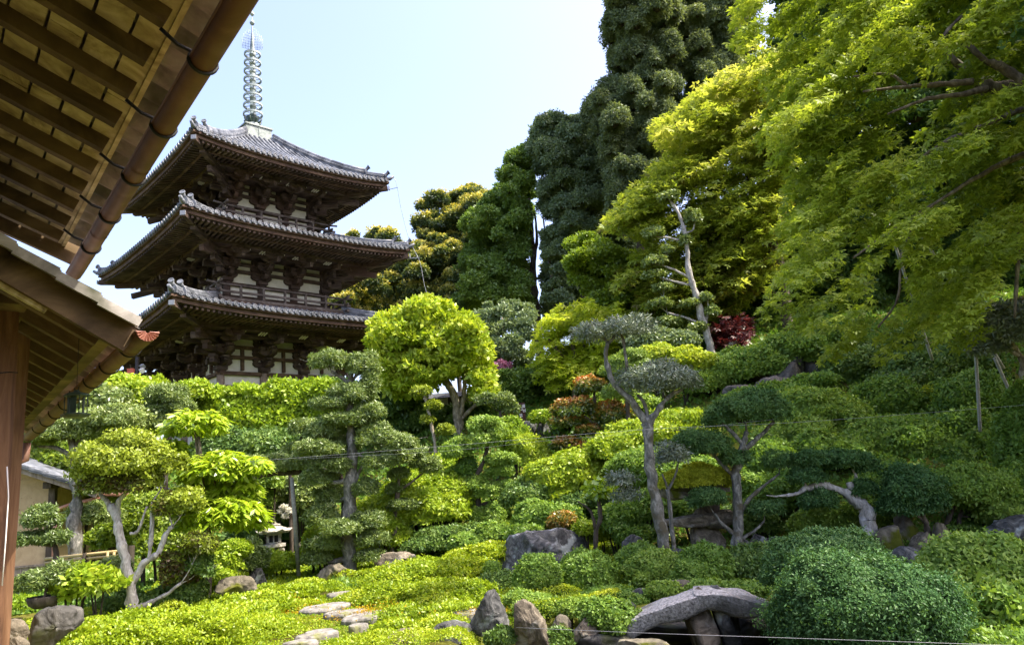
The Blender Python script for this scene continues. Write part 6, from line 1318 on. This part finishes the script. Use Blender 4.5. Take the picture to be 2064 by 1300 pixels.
    ('lime azalea behind the slim pine', [(870, 960, 60, 30), (900, 940, 46, 26)], 20.0, 'YG', 9, dict(hue=.05), CL),
    ('lime azalea right of the tall maki', [(770, 1060, 44, 30), (800, 1085, 30, 18)], 17.8, 'YG', 9, dict(hue=.06), CL),
    ('dark undergrowth in the hollow below the lime cushion', [(900, 1085, 60, 26, .4), (960, 1085, 50, 26), (850, 1100, 40, 14)], 17.2, 'DG', 9, dict(hue=.1), CL),
    ('clipped green shrub at the right of the hollow', [(985, 1080, 28, 26), (945, 1095, 40, 20), (1015, 1075, 20, 18)], 16.2, 'AZ', 8, dict(hue=.12), CL),
    ('mixed shrubs above the big boulder', [(1080, 1040, 46, 30), (1130, 1045, 40, 26), (1060, 1075, 36, 18, -.5)], 16.2, 'AZ', 9, dict(hue=.1), CL),
    ('reddish-tipped low shrub above the boulder', [(1130, 1050, 28, 18)], 15.6, 'PHO', 8, dict(hue=.05), CL),
    ('pale bush above the right end of the boulder', [(1180, 1065, 30, 16), (1215, 1075, 30, 20, .3)], 15.0, 'YG', 9, dict(hue=.1), CL),
    ('dark leaf bank behind the sapling', [(1060, 1000, 50, 30), (1150, 1015, 50, 24), (1210, 1030, 40, 24, .5)], 17.0, 'DG', 9, dict(hue=.12), CL),
    ('tall leafy hedge in front of the pagoda, left section', [(440, 810, 44, 30), (430, 850, 46, 44), (490, 850, 50, 60), (500, 800, 46, 24)], 26, 'YG', 11, dict(hue=-.08, lump=.2, out=.7), None),
    ('tall leafy hedge in front of the pagoda, right section', [(560, 800, 50, 30), (600, 810, 46, 36), (560, 855, 60, 50), (640, 790, 40, 26), (640, 840, 40, 40)], 26, 'YG', 11, dict(hue=-.1, lump=.2, out=.7), None),
    ('dark creeper-covered bank under the tall hedge', [(450, 905, 60, 36), (540, 905, 70, 40), (610, 900, 50, 40), (500, 945, 60, 30)], 24, 'DG', 10, dict(hue=.05), None),
    ('white-flowered rhododendron leaves behind the bamboo prop', [(560, 990, 40, 30), (610, 1000, 40, 36), (640, 1030, 30, 30), (540, 1030, 34, 34)], 19.5, 'PN', 11, dict(hue=.05), None),
    ('pale green shrub right of the laurel', [(545, 965, 26, 30), (520, 1000, 24, 30)], 18.5, 'AZ', 9, dict(hue=.18), None),
    ('sunlit yellow shrub left of the maki foot', [(648, 1090, 32, 28), (630, 1118, 30, 24), (665, 1112, 28, 24, -.3)], 17.4, 'YG', 8, dict(hue=.1), None),
    ('clipped shrub between the lantern and the prop', [(560, 1135, 34, 20), (535, 1128, 26, 18)], 17.4, 'YG', 8, dict(hue=.02), None),
    ('dark upright shrub in front of the stone lantern', [(510, 1125, 30, 34)], 16.8, 'PN', 8, dict(hue=-.1), None),
    ('sunlit low shrubs behind the mossy rock', [(450, 1130, 40, 24), (410, 1165, 50, 20, -.6), (470, 1110, 30, 20)], 16.0, 'YG', 9, dict(hue=0), None),
    ('dark hollow of shrubs behind the stone lantern', [(500, 1080, 50, 34), (600, 1065, 50, 34), (560, 1060, 46, 30, .5), (640, 1050, 30, 40, .5)], 20.4, 'DG', 10, dict(hue=.0), None),
    ('leafy green maple shrubs behind the yew', [(290, 1040, 60, 40), (320, 1090, 60, 36), (250, 1080, 50, 34), (360, 1075, 46, 36)], 18.5, 'MAPG', 10, dict(hue=.1, lump=.2), None),
    ('golden shrub at the left of the pagoda hedge', [(230, 790, 60, 28), (290, 800, 50, 30), (390, 790, 30, 22)], 25, 'YG', 11, dict(hue=.05, lump=.25), None),
    ('grey-green shrub under the hanging lantern', [(200, 805, 50, 26), (120, 860, 50, 26), (250, 850, 46, 26)], 22, 'PN', 10, dict(hue=.1), None),
    ('green leafy shrub above the garden house roof', [(170, 930, 60, 40), (80, 940, 50, 40), (230, 990, 50, 40, .5), (60, 880, 40, 30)], 22, 'MAPG', 10, dict(hue=.0), None),
    ('yellow-green young shrub in front of the bamboo fence', [(160, 1168, 40, 26), (200, 1176, 36, 22), (140, 1190, 28, 18)], 13.2, 'YG', 13, dict(hue=.05, lump=.3, shell=.8), None),
    ('low shrub at the foot of the garden house', [(40, 1225, 34, 18), (70, 1235, 24, 14)], 15.5, 'YG', 8, dict(hue=-.1), None),
    ('grey-green low pine cushion beside the bamboo fence', [(225, 1150, 32, 22), (240, 1175, 26, 18)], 15.0, 'PN', 8, dict(asp=.3, hue=.1), None),
    ('dark shade shrubs under the yew', [(240, 1215, 40, 20), (330, 1210, 46, 24), (380, 1195, 30, 26)], 14.2, 'DG', 9, dict(hue=.12), None),
    ]:
    kw = dict(kw); bush('azalea_bush' if 'azalea' in lab or 'dome' in lab else 'garden_shrub', lab, 'shrub', ells, Y, mat, lp, group=grp, cov=kw.pop('cov', 1.0), **kw)
def blossoms(label, Y, pts, mat, lp=9):
    c = at(*pts[0][:2], Y); ps = []
    for e in pts: q, _ = pxblob(e, Y, lp, .8, bottom=-.8, asp=.8, shell=.6); ps.append((q[0], q[1]))
    tag(leafmesh('flower_truss', ps, M[mat]), label, 'flowers')
blossoms('white rhododendron flower heads left of the bamboo prop', 18.9, [(572, 1022, 6, 4), (582, 1029, 6, 4), (565, 1030, 4, 3), (575, 1039, 5, 4)], 'WHITE', 6)
